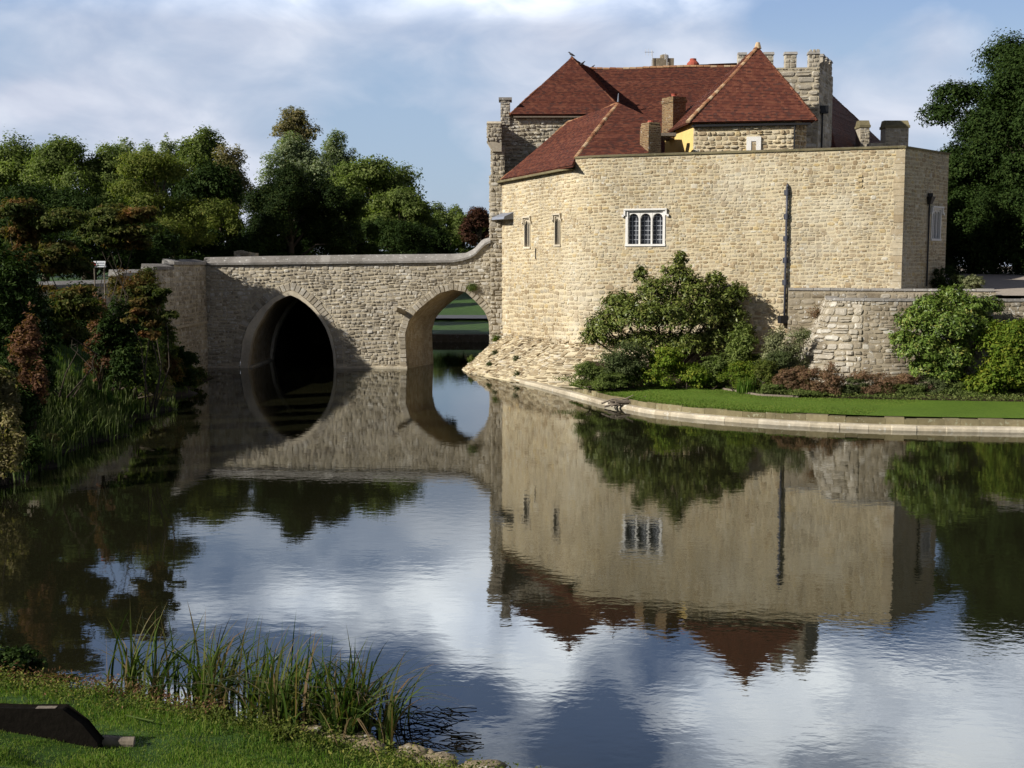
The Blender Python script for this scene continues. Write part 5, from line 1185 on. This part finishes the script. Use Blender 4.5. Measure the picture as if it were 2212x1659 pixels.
for y0, y1, n, h, lab in ((27, 33, 1600, .6, 'shaded reeds at the waterline nearest the left edge'), (33, 41, 3600, .85, 'pale tipped reed bed in the middle of the left bank'), (41, 49, 1800, .7, 'thinner reeds toward the wing wall')):
    o = blades('reed_bed', bank_pts(n, y0, y1, .1, 2.4, int(y0)), h, .035, 'reed_far', int(y0)+1, bend=.5, lean=(.15, 0)); tag(o, lab, 'reeds', 'reed beds along the left bank')
tag(blades('bank_herbage', bank_pts(16000, 24, 64, .1, 6, 77), .3, .02, 'grass_blade', 78, seg=3), kind='stuff', label='rough grass on the left bank', cat='grass')
tag(blades('lawn_edge_grass', LAWN_EDGE, .12, .02, 'grass_blade', 79, seg=2, bend=.9), 'grass fringe hanging over the kerb', 'grass', kind='stuff')
tag(blades('lawn_grass', LAWN_IN, .05, .03, 'grass_blade', 80, seg=2, bend=.9, rndr=(.3, .9)), 'short mown grass of the castle lawn', 'grass', kind='stuff')
# white sign
o = thing('white_sign', 'small white rectangular sign with a red mark above the wall, among the maples', 'sign', loc=at(213, 590, 47))
s_ = at(213, 570.5, 47); sw, sh_ = 15*47/F, 6.5*47/F
mb = MB(); mb.box((s_.x-sw, 46.98, s_.z-sh_), (s_.x+sw, 47.03, s_.z+sh_)); mb.build('board', T['sign_white'], o)
mb = MB(); mb.tube([(s_.x-sw*.72, 46.965, s_.z-.005), (s_.x-sw*.72, 46.98, s_.z-.005)], sh_*.75, n=14); mb.build('red_mark', T['sign_red'], o)
for r_ in range(2):
    mb = MB(); xx = s_.x-sw*.35
    while xx < s_.x+sw*.8: w = rg.uniform(.02, .06); mb.box((xx, 46.968, s_.z+.03-r_*.09), (xx+w, 46.98, s_.z+.055-r_*.09)); xx += w+.02
    mb.build('lettering', T['sign_text'], o)
mb = MB()
for q in (-.7, .7): mb.tube([(s_.x+q*sw, 47.06, 3.5), (s_.x+q*sw, 47.06, s_.z+sh_)], .025, n=6)
mb.build('posts', T['grey_wood'], o)

# ================================================================= BED PLANTING
BD = 'shrubs in the castle flower bed'
def bush(name, lab, px, py, hw, hh, Y, mat, n, leaf, seed, **k): return clump_plant(name, lab, k.pop('cat', 'shrub'), px, py, hw, hh, Y, k.pop('zb', .6), mat, n, leaf, seed, k.pop('group', BD), **k)
# magnolia against the wall: a hand-laid set of boughs
def magnolia(lab, boughs, Y, mat, n, leaf, seed, zb=.6, px0=1430):
    rng = np.random.default_rng(seed); cl = []
    for (px, py, hw, hh, dy) in boughs:
        c = at(px, py, Y+dy); cl.append((c.x, c.y, c.z, hw*Y/F*1.05, hw*Y/F*.95, hh*Y/F*1.12))
    b = at(px0, 800, Y); root = thing('magnolia', lab, 'magnolia', None, (b.x, Y, zb)); C, N, rnd = spray_points(cl, n, rng, 9, .28, .6, flat=.9)
    C[:, 2] = np.maximum(C[:, 2], zb+.05); leaf_mesh('foliage', C, N, leaf, .36, T[mat], rng, root, rnd); mb = MB(); tr = Vector((b.x, Y, zb-.1))
    for q in cl: e = Vector(q[:3]); md = (tr+e)/2+Vector((0, 0, -.15)); mb.tube([tr+Vector(rng.normal(size=3)*.1), md, e, e+Vector((0, 0, q[5]*.7))], [.09, .06, .03, .01], n=6)
    mb.build('branches', T['bark'], root, smooth=True)
magnolia('large glossy dark green magnolia growing against the sunlit castle wall', [
 (1472, 565, 14, 24, .6), (1465, 600, 32, 34, .4), (1385, 600, 15, 26, .6), (1420, 640, 40, 36, 0), (1500, 640, 42, 40, .2), (1340, 665, 40, 30, .2), (1375, 690, 60, 36, -.3), (1310, 710, 44, 30, 0), (1285, 735, 34, 22, 0),
 (1450, 690, 60, 42, -.4), (1520, 690, 48, 40, .1), (1560, 650, 34, 26, .6), (1575, 690, 38, 36, .7), (1400, 740, 56, 26, 0), (1480, 750, 50, 30, -.2), (1550, 745, 48, 34, .3), (1600, 730, 36, 30, .6), (1355, 745, 40, 18, .1), (1590, 640, 26, 24, .6), (1545, 610, 22, 20, .7)], 55.3, 'leaf_magnolia', 44000, .085, 301)
magnolia('glossy green magnolia in front of the curved terrace wall', [
 (2055, 650, 34, 26, .4), (2010, 665, 40, 26, .3), (2090, 670, 44, 28, .3), (2135, 665, 30, 22, .4), (1985, 700, 44, 30, 0), (2050, 710, 56, 38, -.2), (2110, 720, 40, 40, .2), (1950, 735, 30, 20, .1), (1990, 760, 52, 34, -.1), (2055, 775, 46, 36, -.1), (2000, 800, 36, 26, 0), (2040, 815, 40, 24, 0)], 48.4, 'leaf_laurel', 34000, .075, 302, px0=2070)
bush('laurel_bush', 'bright yellow green bush at the right edge of the bed', 2175, 760, 78, 76, 47.6, 'leaf_yellow', 20000, .07, 303, ncl=26)
bush('laurel_bush', 'dark clipped hedge at the right edge on the terrace', 2195, 672, 48, 22, 50.5, 'leaf_green', 9000, .06, 304, zb=3)
bush('box_bush', 'yellow tinged dark bush under the big magnolia', 1468, 796, 78, 44, 51.2, 'leaf_yellow', 13000, .055, 305)
bush('box_bush', 'second yellow tinged bush just right of the magnolia foot', 1545, 795, 38, 34, 50.8, 'leaf_green', 7000, .055, 306)
bush('grey_bush', 'grey green bush below the magnolia left side', 1352, 786, 66, 46, 51.2, 'leaf_grey', 12000, .05, 307)
bush('grey_bush', 'low fine leaved green bush at the left tip of the bed', 1285, 812, 52, 28, 51.4, 'leaf_green', 9000, .04, 308)
bush('grey_bush', 'small green bush nearest the lawn tip', 1330, 822, 46, 16, 50.6, 'leaf_green', 7000, .04, 309)
bush('dark_bush', 'shaded green bush between magnolia and silver bush', 1610, 760, 44, 50, 52, 'leaf_green', 11000, .06, 310)
bush('silver_bush', 'rounded silvery willow-like bush at the foot of the lead pipe', 1698, 748, 50, 50, 51.2, 'leaf_silver', 17000, .045, 311, ncl=20)
bush('silver_bush', 'lower dull green half of the silvery bush', 1668, 790, 58, 34, 50.2, 'leaf_grey', 11000, .045, 312)
bush('fern_clump', 'pale feathery fern clump beside the lawn', 1595, 815, 40, 34, 49.8, 'leaf_yellow', 8000, .035, 313, droop=.6)
bush('fern_clump', 'tall yellowish feathery perennial in front of the silver bush', 1655, 815, 34, 38, 49.4, 'leaf_light', 8000, .035, 314)
for k, (px, py, hw, hh, mat, lab) in enumerate([
 (1700, 825, 34, 30, 'leaf_pink', 'rusty brown perennial clump in front of the silver bush'), (1745, 825, 34, 32, 'leaf_pink', 'pinkish brown perennial clump left of the bastion foot'), (1785, 815, 36, 38, 'leaf_pink', 'tall pinkish perennial clump at the bastion corner'),
 (1675, 842, 30, 14, 'leaf_green', 'low green cushion by the timber edging'), (1745, 850, 46, 14, 'leaf_green', 'low green cushion right of the timber edging'),
 (1845, 840, 38, 26, 'leaf_grey', 'white flecked dark aster clump under the bastion'), (1905, 845, 40, 22, 'leaf_green', 'white flecked green aster clump right of the dark one'), (1880, 815, 60, 16, 'leaf_pink', 'faded pink seed heads behind the asters'),
 (1965, 848, 36, 20, 'leaf_green', 'green cushion under the right magnolia'), (1960, 825, 40, 18, 'leaf_pink', 'faded brown perennials under the right magnolia'), (2020, 838, 40, 24, 'leaf_grey', 'dull green clump near the right magnolia foot'),
 (2080, 845, 44, 22, 'leaf_green', 'low green clump left of the yellow green bush'), (2150, 852, 50, 20, 'leaf_dark', 'dark low clump below the yellow green bush'), (2200, 850, 34, 22, 'leaf_green', 'low clump cut by the right edge of the picture')]):
    bush('perennial_clump', lab, px, py+4, hw*1.1, hh*1.1, 48.3-.2*(k % 3), mat, 8000, .03, 330+k, ncl=10, stems=4, thick=.015, group='perennials along the bed edge', cat='plant', bark='bark')
bush('herb_clump', 'bright lime green strappy clump beside the lawn', 1612, 822, 15, 16, 49.0, 'grass_blade', 1800, .05, 350, aspect=.18) if False else None
o = blades('iris_clump', [(at(1612, 835, 49.2).x+rg.gauss(0, .18), 49.2+rg.gauss(0, .2), .55) for _ in range(220)], .75, .035, 'grass_blade', 351, bend=.6); tag(o, 'bright lime green strappy leaved clump beside the lawn', 'plant', 'perennials along the bed edge')
rw = random.Random(8); fl = MB()
for _ in range(160):
    px = rw.uniform(1815, 1945); c = at(px, rw.uniform(818, 862), 48.2+rw.random()*.5); s = .022; fl.poly([c+Vector((-s, 0, 0)), c+Vector((0, -s*.6, -s)), c+Vector((s, 0, 0)), c+Vector((0, -s*.4, s))])
tag(fl.build('aster_flowers', T['white_stone']), 'scatter of tiny white flowers over the aster clumps', 'flowers', kind='stuff')
_r = np.random.default_rng(91); _q = _r.uniform(0, bedP.find(atz(2212, 868, .5))+1, 16000); _w = _r.random(16000)**1.3*3.2
Cg = np.array([bedP.M(float(a_), .5, -float(b_)) for a_, b_ in zip(_q, _w)]); Cg[:, 2] += _r.random(16000)*.16+_w*.06; Ng = _r.normal(size=Cg.shape)*.5+np.array([0, -.3, .8]); Ng /= np.linalg.norm(Ng, axis=1)[:, None]
tag(leaf_mesh('ground_cover', Cg, Ng, .04, .5, T['leaf_green'], _r, None, None), 'low leafy ground cover along the front of the bed', 'ground cover', kind='stuff')
# plants on walls
def at_surface(M, q, z): return Vector(M(q, z, .08))
def wall_plant(lab, p, r, mat, n, seed, leaf=.035):
    rng = np.random.default_rng(seed); root = thing('wall_plant', lab, 'plant', 'weeds rooted in the stonework', tuple(p)); C, N, rnd = spray_points([(p[0], p[1], p[2], r, r*.6, r*1.2)], n, rng, 8, .5, .7)
    leaf_mesh('foliage', C, N, leaf, .45, T[mat], rng, root, rnd)
wall_plant('tuft hanging on the ring of the right bridge arch', MR(*brp(1020, 624), .12), .28, 'leaf_green', 900, 401)
wall_plant('weeds growing on the upper corner of the curved terrace wall', MC(1.9, 3.5, .15), .4, 'leaf_pink', 900, 402)
wall_plant('weeds lower down on the curved terrace wall corner', MC(2.1, 2.6, .15), .32, 'leaf_green', 700, 403)
wall_plant('tuft on the parapet above the bastion', (atz(1860, 636, 4.3).x, atz(1860, 636, 4.3).y+.3, 4.35), .3, 'leaf_green', 700, 404)
wall_plant('yellow green moss tuft at the left edge of the sloping foot', MA(.35, 1.6, .1), .25, 'leaf_yellow', 700, 405)
wall_plant('green tuft low on the left edge of the sloping foot', MA(.2, .5, .1), .22, 'leaf_green', 600, 406)
for k, (a, b) in enumerate(((2.2, 1.0), (3.3, .5), (5.2, .9), (7.2, .3))): wall_plant(['small dull tuft on the sloping foot, leftmost of the row', 'low tuft at the waterline of the sloping foot', 'tuft halfway up the sloping foot', 'tuft where the sloping foot meets the kerb'][k], MA(a, b, .1), .18, 'leaf_grey', 350, 410+k)
rng_ = None
# courtyard lavenders
for k, (px, py, hw, hh, Y, mat, lab) in enumerate([(2040, 594, 36, 19, 56.6, 'leaf_dark', 'dark shrub at the foot of the shaded castle corner'), (2075, 600, 26, 12, 56.2, 'leaf_grey', 'grey shrub beside the dark corner shrub'), (2106, 606, 24, 13, 55.4, 'leaf_silver', 'silvery lavender mound on the courtyard')]):
    bush('lavender', lab, px, py, hw, hh, Y, mat, 5000, .04, 420+k, zb=4.4, group='shrubs on the courtyard')
# driftwood pile at the kerb
tw = thing('driftwood', 'tangle of grey driftwood caught against the moat kerb', 'driftwood'); b = atz(1345, 876, .1); mb = MB()
for k in range(12):
    a = rw.uniform(-.5, .5); L_ = rw.uniform(.5, 1.3); p = b+Vector((rw.uniform(-.6, .5), rw.uniform(-.4, .2), rw.uniform(0, .25))); d = Vector((math.cos(a), math.sin(a)*.6, rw.uniform(-.1, .45))); mb.tube([p-d*L_/2, p+Vector((0, 0, rw.uniform(-.05, .08))), p+d*L_/2], [.045, .04, .015], n=6, a=rw.random())
mb.build('branches', T['grey_wood'], tw)

# ================================================================= FOREGROUND
pts = []
def fg(n, f):
    out = []
    for _ in range(n):
        k = rg.choice([i for i in range(len(NP)) if NP[i].y < 18.5 and NP[i].x < 2.5]); w = rg.uniform(*f); p = NP[k]+ND[k]*w+Vector((rg.uniform(-.25, .25), rg.uniform(-.25, .25))); out.append((p.x, p.y, bank_h(p.x, p.y)-.02))
    return out
def fgu(n):
    out = []
    while len(out) < n:
        x, y = rg.uniform(-9, 2.5), rg.uniform(8.6, 18.5)
        if abs(x) > y*.46: continue
        z = bank_h(x, y)
        if z > .1: out.append((x, y, z-.015))
    return out
tag(blades('grass', fgu(120000), .06, .008, 'grass_blade', 501, seg=2, bend=.8), 'short bright grass on the near bank', 'grass', kind='stuff')
tag(blades('rough_grass', fg(6000, (.0, 1.2)), .16, .012, 'grass_blade', 502, seg=3, bend=.9), 'longer grass at the edge of the near bank', 'grass', kind='stuff')
rng5 = np.random.default_rng(55)
W_ = np.array(fg(4200, (.0, .9))); C = W_+np.c_[rng5.normal(size=(len(W_), 2))*.05, rng5.random(len(W_))*.16+.03]; C = np.repeat(C, 3, 0)+rng5.normal(size=(len(W_)*3, 3))*.03
N_ = rng5.normal(size=C.shape)*.6+np.array([0, -.2, 1]); N_ /= np.linalg.norm(N_, axis=1)[:, None]
tag(leaf_mesh('weeds', C, N_, .02, .5, T['leaf_light'], rng5, None, None), 'low leafy weeds along the near water edge', 'weeds', kind='stuff')
W_ = np.array([p for p in fg(1600, (-.1, .6)) if p[0] < -3.5]); C = W_+np.c_[rng5.normal(size=(len(W_), 2))*.06, rng5.random(len(W_))*.22+.03]; C = np.repeat(C, 4, 0)+rng5.normal(size=(len(W_)*4, 3))*.04
N_ = rng5.normal(size=C.shape); N_ /= np.linalg.norm(N_, axis=1)[:, None]
tag(leaf_mesh('withered_weeds', C, N_, .024, .35, T['leaf_red'], rng5, None, None), 'reddish withered weeds on the near water edge', 'weeds', kind='stuff')
# reeds in three stands
def stand(lab, spec, seed):
    P = []; r_ = random.Random(seed)
    for (px, py, sx, n) in spec:
        c = atz(px, py, .1)
        for _ in range(int(n*.75/9)):
            tx, ty = c.x+r_.gauss(0, sx), c.y+r_.gauss(0, .2)
            for _ in range(r_.randint(5, 13)): P.append((tx+r_.gauss(0, .045), ty+r_.gauss(0, .045), max(bank_h(tx, ty), -.1)-.05))
    o = blades('reed_stand', P, 1.42, .034, 'reed', seed, bend=1.15, seg=9, lean=(.22, 0)); tag(o, lab, 'reeds', 'reeds on the near bank'); return o
stand('left stand of tall green reeds leaning over the near bank', [(300, 1485, .3, 90), (360, 1495, .3, 130), (430, 1510, .25, 100)], 601)
stand('middle thin stand of reeds with browned tips', [(510, 1525, .3, 120), (590, 1550, .28, 130)], 602)
stand('right and densest stand of tall reeds by the stones', [(640, 1560, .28, 150), (700, 1580, .28, 160), (760, 1588, .28, 140), (820, 1590, .25, 90)], 603)
P = [(atz(855+rg.uniform(-30, 30), 1560, 0).x, 14.6+rg.uniform(-.3, .3), -.05) for _ in range(16)]
tag(blades('reed_stand', P, .95, .02, 'reed', 604, bend=.5, seg=9, lean=(.75, 0)), 'few thin reeds leaning right over the water', 'reeds', 'reeds on the near bank')
# floating dead stems
fd = MB()
for _ in range(150):
    px, py = rg.uniform(700, 990), rg.uniform(1530, 1620); c = atz(px, py, .02); a = rg.uniform(-.6, .6); L_ = rg.uniform(.08, .4); fd.tube([c, c+Vector((math.cos(a)*L_/2, math.sin(a)*L_/2, rg.uniform(0, .05))), c+Vector((math.cos(a)*L_, math.sin(a)*L_, 0))], .006, n=4, a=rg.random())
tag(fd.build('floating_stems', T['bark_pale'] if False else T['old_wood']), 'raft of dead stems floating beside the right reeds', 'debris', kind='stuff')
# shoreline rocks
def rock(lab, px, py, hw, hh, seed, z=.12):
    c = atz(px, py, z); k = (c-Vector((0, 0, CAMZ))).length/F; r_ = random.Random(seed); mb = MB(); n, m_ = 14, 8; ids = []
    sx, sz = hw*k, hh*k
    for i in range(m_+1):
        ph = math.pi*i/m_; row = []
        for j in range(n):
            t = 2*math.pi*j/n; d = 1+.22*math.sin(3*t+seed)+.14*math.sin(5*t+ph*4+seed)+r_.uniform(-.1, .1)
            sx_ = abs(math.sin(ph))**.6; row.append(mb.vert((c.x+math.cos(t)*sx_*sx*d, c.y+math.sin(t)*sx_*sx*.6*d, c.z+(abs(math.cos(ph))**.7*(1 if math.cos(ph) > 0 else -1))*sz*(1+r_.uniform(-.12, .12))), r_.random()*.4+.3))
        ids.append(row)
    for i in range(m_):
        for j in range(n): mb.face((ids[i][j], ids[i][(j+1) % n], ids[i+1][(j+1) % n], ids[i+1][j]))
    o = mb.build('shore_rock', T['rock']); o.data.polygons.foreach_set('use_smooth', [i % 3 != 0 for i in range(len(o.data.polygons))]); tag(o, lab, 'rock', 'rocks along the near waterline'); return o
for k, a in enumerate([('largest tan rock at the waterline right of the reeds', 888, 1628, 32, 17), ('rough tan rock half hidden by grass, left of the largest', 800, 1622, 34, 22), ('brownish rock right of the largest one', 950, 1648, 40, 18), ('flat pale rock at the bottom edge of the picture', 1045, 1660, 44, 13),
    ('grey rock between the grass and the right reeds', 672, 1582, 30, 13), ('flat grey stone running along the water under the reeds', 745, 1596, 52, 11), ('small grey rock left of the right reeds', 585, 1552, 24, 13), ('small wet rock in the water right of the largest', 925, 1628, 14, 9)]): rock(*a, seed=700+k)
# timber beam end and log on the grass
bt_ = thing('timber_beam', 'dark weathered timber baulk with a sloping right end lying on the near grass', 'timber'); 
def hit(px, py):
    h = BV.ray_cast(Vector((0, 0, CAMZ)), ray(px, py).normalized()); return h[0]
def fp(px, py, Y): return at(px, py, Y)
gy = hit(100, 1597).y
f = [fp(-80, 1580, gy), fp(206, 1606, gy), fp(130, 1534, gy), fp(-80, 1530, gy)]; d = Vector((.03, .13, 0))
mb = MB(); ring = [f[0], f[1]-Vector((0, 0, .05)), f[1], f[2], f[3]]
ring = [f[0]-Vector((0, 0, .2)), f[1]+Vector((.02, 0, -.2)), f[1], f[1]*.5+f[2]*.5+Vector((.03, 0, .015)), f[2], f[2]*.6+f[3]*.4-Vector((0, 0, .012)), f[3]]
P1 = ring; P2 = [p+d+Vector((0, 0, .0)) for p in ring]
n_ = len(P1); i1 = [mb.vert(p) for p in P1]; i2 = [mb.vert(p) for p in P2]; mb.face(i1); mb.face(i2[::-1])
for k in range(n_): mb.face((i1[k], i1[(k+1) % n_], i2[(k+1) % n_], i2[k]))
o = mb.build('beam', T['old_wood'], bt_); bv = o.modifiers.new('b', 'BEVEL'); bv.width = .02; bv.segments = 2
mb = MB(); q = fp(100, 1533, gy+.05); mb.box((-.11, -.02, 0), (.1, .06, .02), org=q); mb.build('chip', T['grey_wood'], bt_)
lg = thing('cut_log', 'short grey cut log on the grass beside the dark timber', 'log'); mb = MB(); hl = hit(250, 1612); a = fp(205, 1602, hl.y); b = fp(290, 1604, hl.y+.05)
mb.tube([a, a*.7+b*.3+Vector((0, 0, .008)), a*.3+b*.7, b], [.055, .066, .06, .064], n=11); o = mb.build('trunk_piece', T['grey_wood'], lg)
clump_plant('dark_weeds', 'dark leafy weeds at the water edge in the lower left corner', 'plant', 30, 1440, 70, 45, 15.9, .1, 'leaf_dark', 5000, .028, 520, 'weeds at the near water edge', ncl=12, thick=.006, stems=3)
clump_plant('dark_weeds', 'smaller dark weeds beside the brown withered stalks', 'plant', 130, 1478, 40, 22, 15.6, .15, 'leaf_maple', 2500, .024, 521, 'weeds at the near water edge', ncl=10, thick=.006, stems=3)
for k, (px, py) in enumerate(((470, 1545), (560, 1570), (610, 1585))):
    clump_plant('leafy_weed', ['pale leafy weed in front of the left reeds', 'pale leafy weed in front of the middle reeds', 'pale leafy weed just left of the shore stones'][k], 'plant', px, py, 45, 16, 13.9-.3*k, .2, 'leaf_light', 1600, .02, 530+k, 'leafy weeds in front of the reeds', ncl=8, thick=.005, stems=3)
# loose straw
st_ = MB(); c = atz(275, 1563, .6)
a = hit(270, 1557)+Vector((0, 0, .07)); b = hit(333, 1571)+Vector((0, 0, .07)); st_.tube([a, b], .011, n=5); tag(st_.build('straw', T['sign_white'] if False else T['reed']), 'single yellow dry stem lying on the near grass', 'stem')

# birds on the gate tower roof
def bird(lab, p, s=1, yaw=0):
    mb = MB(); c, sn = math.cos(yaw), math.sin(yaw); V_ = lambda x, z, y=0: (p.x+x*c*s, p.y+x*sn*s+y, p.z+z*s)
    mb.tube([V_(-.28, .02), V_(-.18, .06), V_(-.05, .12), (V_(.1, .2)), V_(.17, .29), V_(.22, .33), V_(.3, .31)], [.015*s, .05*s, .09*s, .085*s, .05*s, .05*s, .01*s], n=9)
    for y in (-.03, .03): mb.tube([V_(0, .1, y), V_(.01, -.03, y)], .012*s, n=5)
    tag(mb.build('bird', T['feather'], smooth=True), lab, 'bird', 'birds on the roofs')
bird('bird perched on the very tip of the gate tower roof', Vector(AP)+Vector((0, 0, .06)), .75, math.pi)
bird('bird on the hip just right of the gate tower tip', at(1258, 140, YT+3.6)+Vector((0, 0, 0)), .6, 0)
bird('small bird where the gate tower hip meets the long ridge', ra+Vector((.2, 0, .1)), .5, 0)

# ================================================================= SKY, SUN, CAMERA
w = bpy.data.worlds.new('World'); bpy.context.scene.world = w; w.use_nodes = True; nt = w.node_tree; nt.nodes.clear()
out = nd(nt, 'ShaderNodeOutputWorld'); bg = nd(nt, 'ShaderNodeBackground'); bg.inputs['Strength'].default_value = SKY_STR
sky = nd(nt, 'ShaderNodeTexSky', sky_type='NISHITA', sun_disc=False); sky.sun_elevation = math.asin(SUN.z); sky.sun_rotation = math.atan2(SUN.x, SUN.y); sky.air_density = 1.2; sky.dust_density = .8; sky.ozone_density = 1.5
tc = nd(nt, 'ShaderNodeTexCoord'); sp = nd(nt, 'ShaderNodeSeparateXYZ'); nt.links.new(tc.outputs['Generated'], sp.inputs[0])
el = mth(nt, 'ARCSINE', sp.outputs[2]); az = mth(nt, 'ARCTAN2', sp.outputs[0], sp.outputs[1])
# cloud layer coordinates: flatten towards the horizon
cb = nd(nt, 'ShaderNodeCombineXYZ'); nt.links.new(mth(nt, 'MULTIPLY', az, 1.0), cb.inputs[0]); nt.links.new(mth(nt, 'MULTIPLY', el, 1.9), cb.inputs[1])
n1 = noise(nt, 3.4, 7, cb.outputs[0], .5, .3); n2 = noise(nt, 10, 5, cb.outputs[0], .52, .4)
base = mth(nt, 'ADD', mth(nt, 'MULTIPLY', n1, .78), mth(nt, 'MULTIPLY', n2, .22))
def blob(px, el_, sx, se, amt):           # a cloud (or gap) at azimuth of px, elevation in degrees
    a = math.atan((px-CX)/F)
    dx = mth(nt, 'DIVIDE', mth(nt, 'SUBTRACT', az, a), sx/F); dy = mth(nt, 'DIVIDE', mth(nt, 'SUBTRACT', el, R(el_)), R(se))
    r2 = mth(nt, 'ADD', mth(nt, 'MULTIPLY', dx, dx), mth(nt, 'MULTIPLY', dy, dy)); return mth(nt, 'MULTIPLY', mth(nt, 'EXPONENT', mth(nt, 'MULTIPLY', r2, -1)), amt)
acc = base
for b_ in SKY_BLOBS: acc = mth(nt, 'ADD', acc, blob(*b_))
cl1 = ramp(nt, acc, [(.38, (0,0,0)), (.48, (.5,.5,.5)), (.6, (1,1,1))]); cl2 = ramp(nt, acc, [(.43, (.05,.05,.05)), (.5, (.5,.5,.5)), (.57, (1,1,1))])
cl = mix(nt, ramp(nt, el, [(.19, (0,0,0)), (.26, (1,1,1))]), cl1, cl2)
hi = ramp(nt, el, [(.19, (0,0,0)), (.29, (1,1,1)), (.5, (1,1,1)), (.72, (0,0,0))])
zen = ramp(nt, el, [(.38, (1,1,1)), (.55, (.25,.25,.28))])  # unseen upper sky dimmed to lower the fill light
lowb = ramp(nt, el, [(.17, (1,1,1)), (.32, (.42,.62,.95))])
ccol = mix(nt, hi, CLOUD_LO, CLOUD_HI)
shade = ramp(nt, n2, [(.32, (.76,.79,.85)), (.66, (1.16,1.14,1.1))]); ccol = mix(nt, 1, ccol, shade, 'MULTIPLY')
skyc = mix(nt, 1, sky.outputs[0], SKY_TINT, 'MULTIPLY')
skyc = mix(nt, .7, skyc, SKY_BLUE); skyc = mix(nt, 1, skyc, lowb, 'MULTIPLY')
behind = ramp(nt, mth(nt, 'ADD', mth(nt, 'MULTIPLY', sp.outputs[1], .5), .5), [(.45, (.3,.3,.32)), (.94, (1,1,1))])  # sky out of view darkened on purpose, deepens shade on walls
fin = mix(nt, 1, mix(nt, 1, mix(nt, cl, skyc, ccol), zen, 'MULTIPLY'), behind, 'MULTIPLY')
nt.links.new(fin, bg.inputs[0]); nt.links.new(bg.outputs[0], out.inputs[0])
L = bpy.data.lights.new('sun', 'SUN'); L.energy = SUN_STR; L.angle = R(.55); L.color = (1, .95, .86); lo = bpy.data.objects.new('sun', L); COL.objects.link(lo); lo.rotation_euler = (-SUN).to_track_quat('-Z', 'Y').to_euler(); lo.location = SUN*60
cam = bpy.data.cameras.new('camera'); co = bpy.data.objects.new('camera', cam); COL.objects.link(co); co.location = (0, 0, CAMZ); co.rotation_euler = (math.pi/2-TH, 0, 0)
cam.sensor_width = 36; cam.lens = 36*F/2212; cam.clip_start = .1; cam.clip_end = 6000
sc = bpy.context.scene; sc.camera = co; sc.view_settings.view_transform = 'Standard'; sc.view_settings.look = 'None'; sc.view_settings.exposure = EXPOSURE; sc.view_settings.gamma = 1
sc.cycles.max_bounces = 6; sc.cycles.transparent_max_bounces = 4; sc.cycles.diffuse_bounces = 3; sc.cycles.glossy_bounces = 3; sc.cycles.transmission_bounces = 2; sc.cycles.use_adaptive_sampling = True; sc.cycles.caustics_reflective = False; sc.cycles.caustics_refractive = False
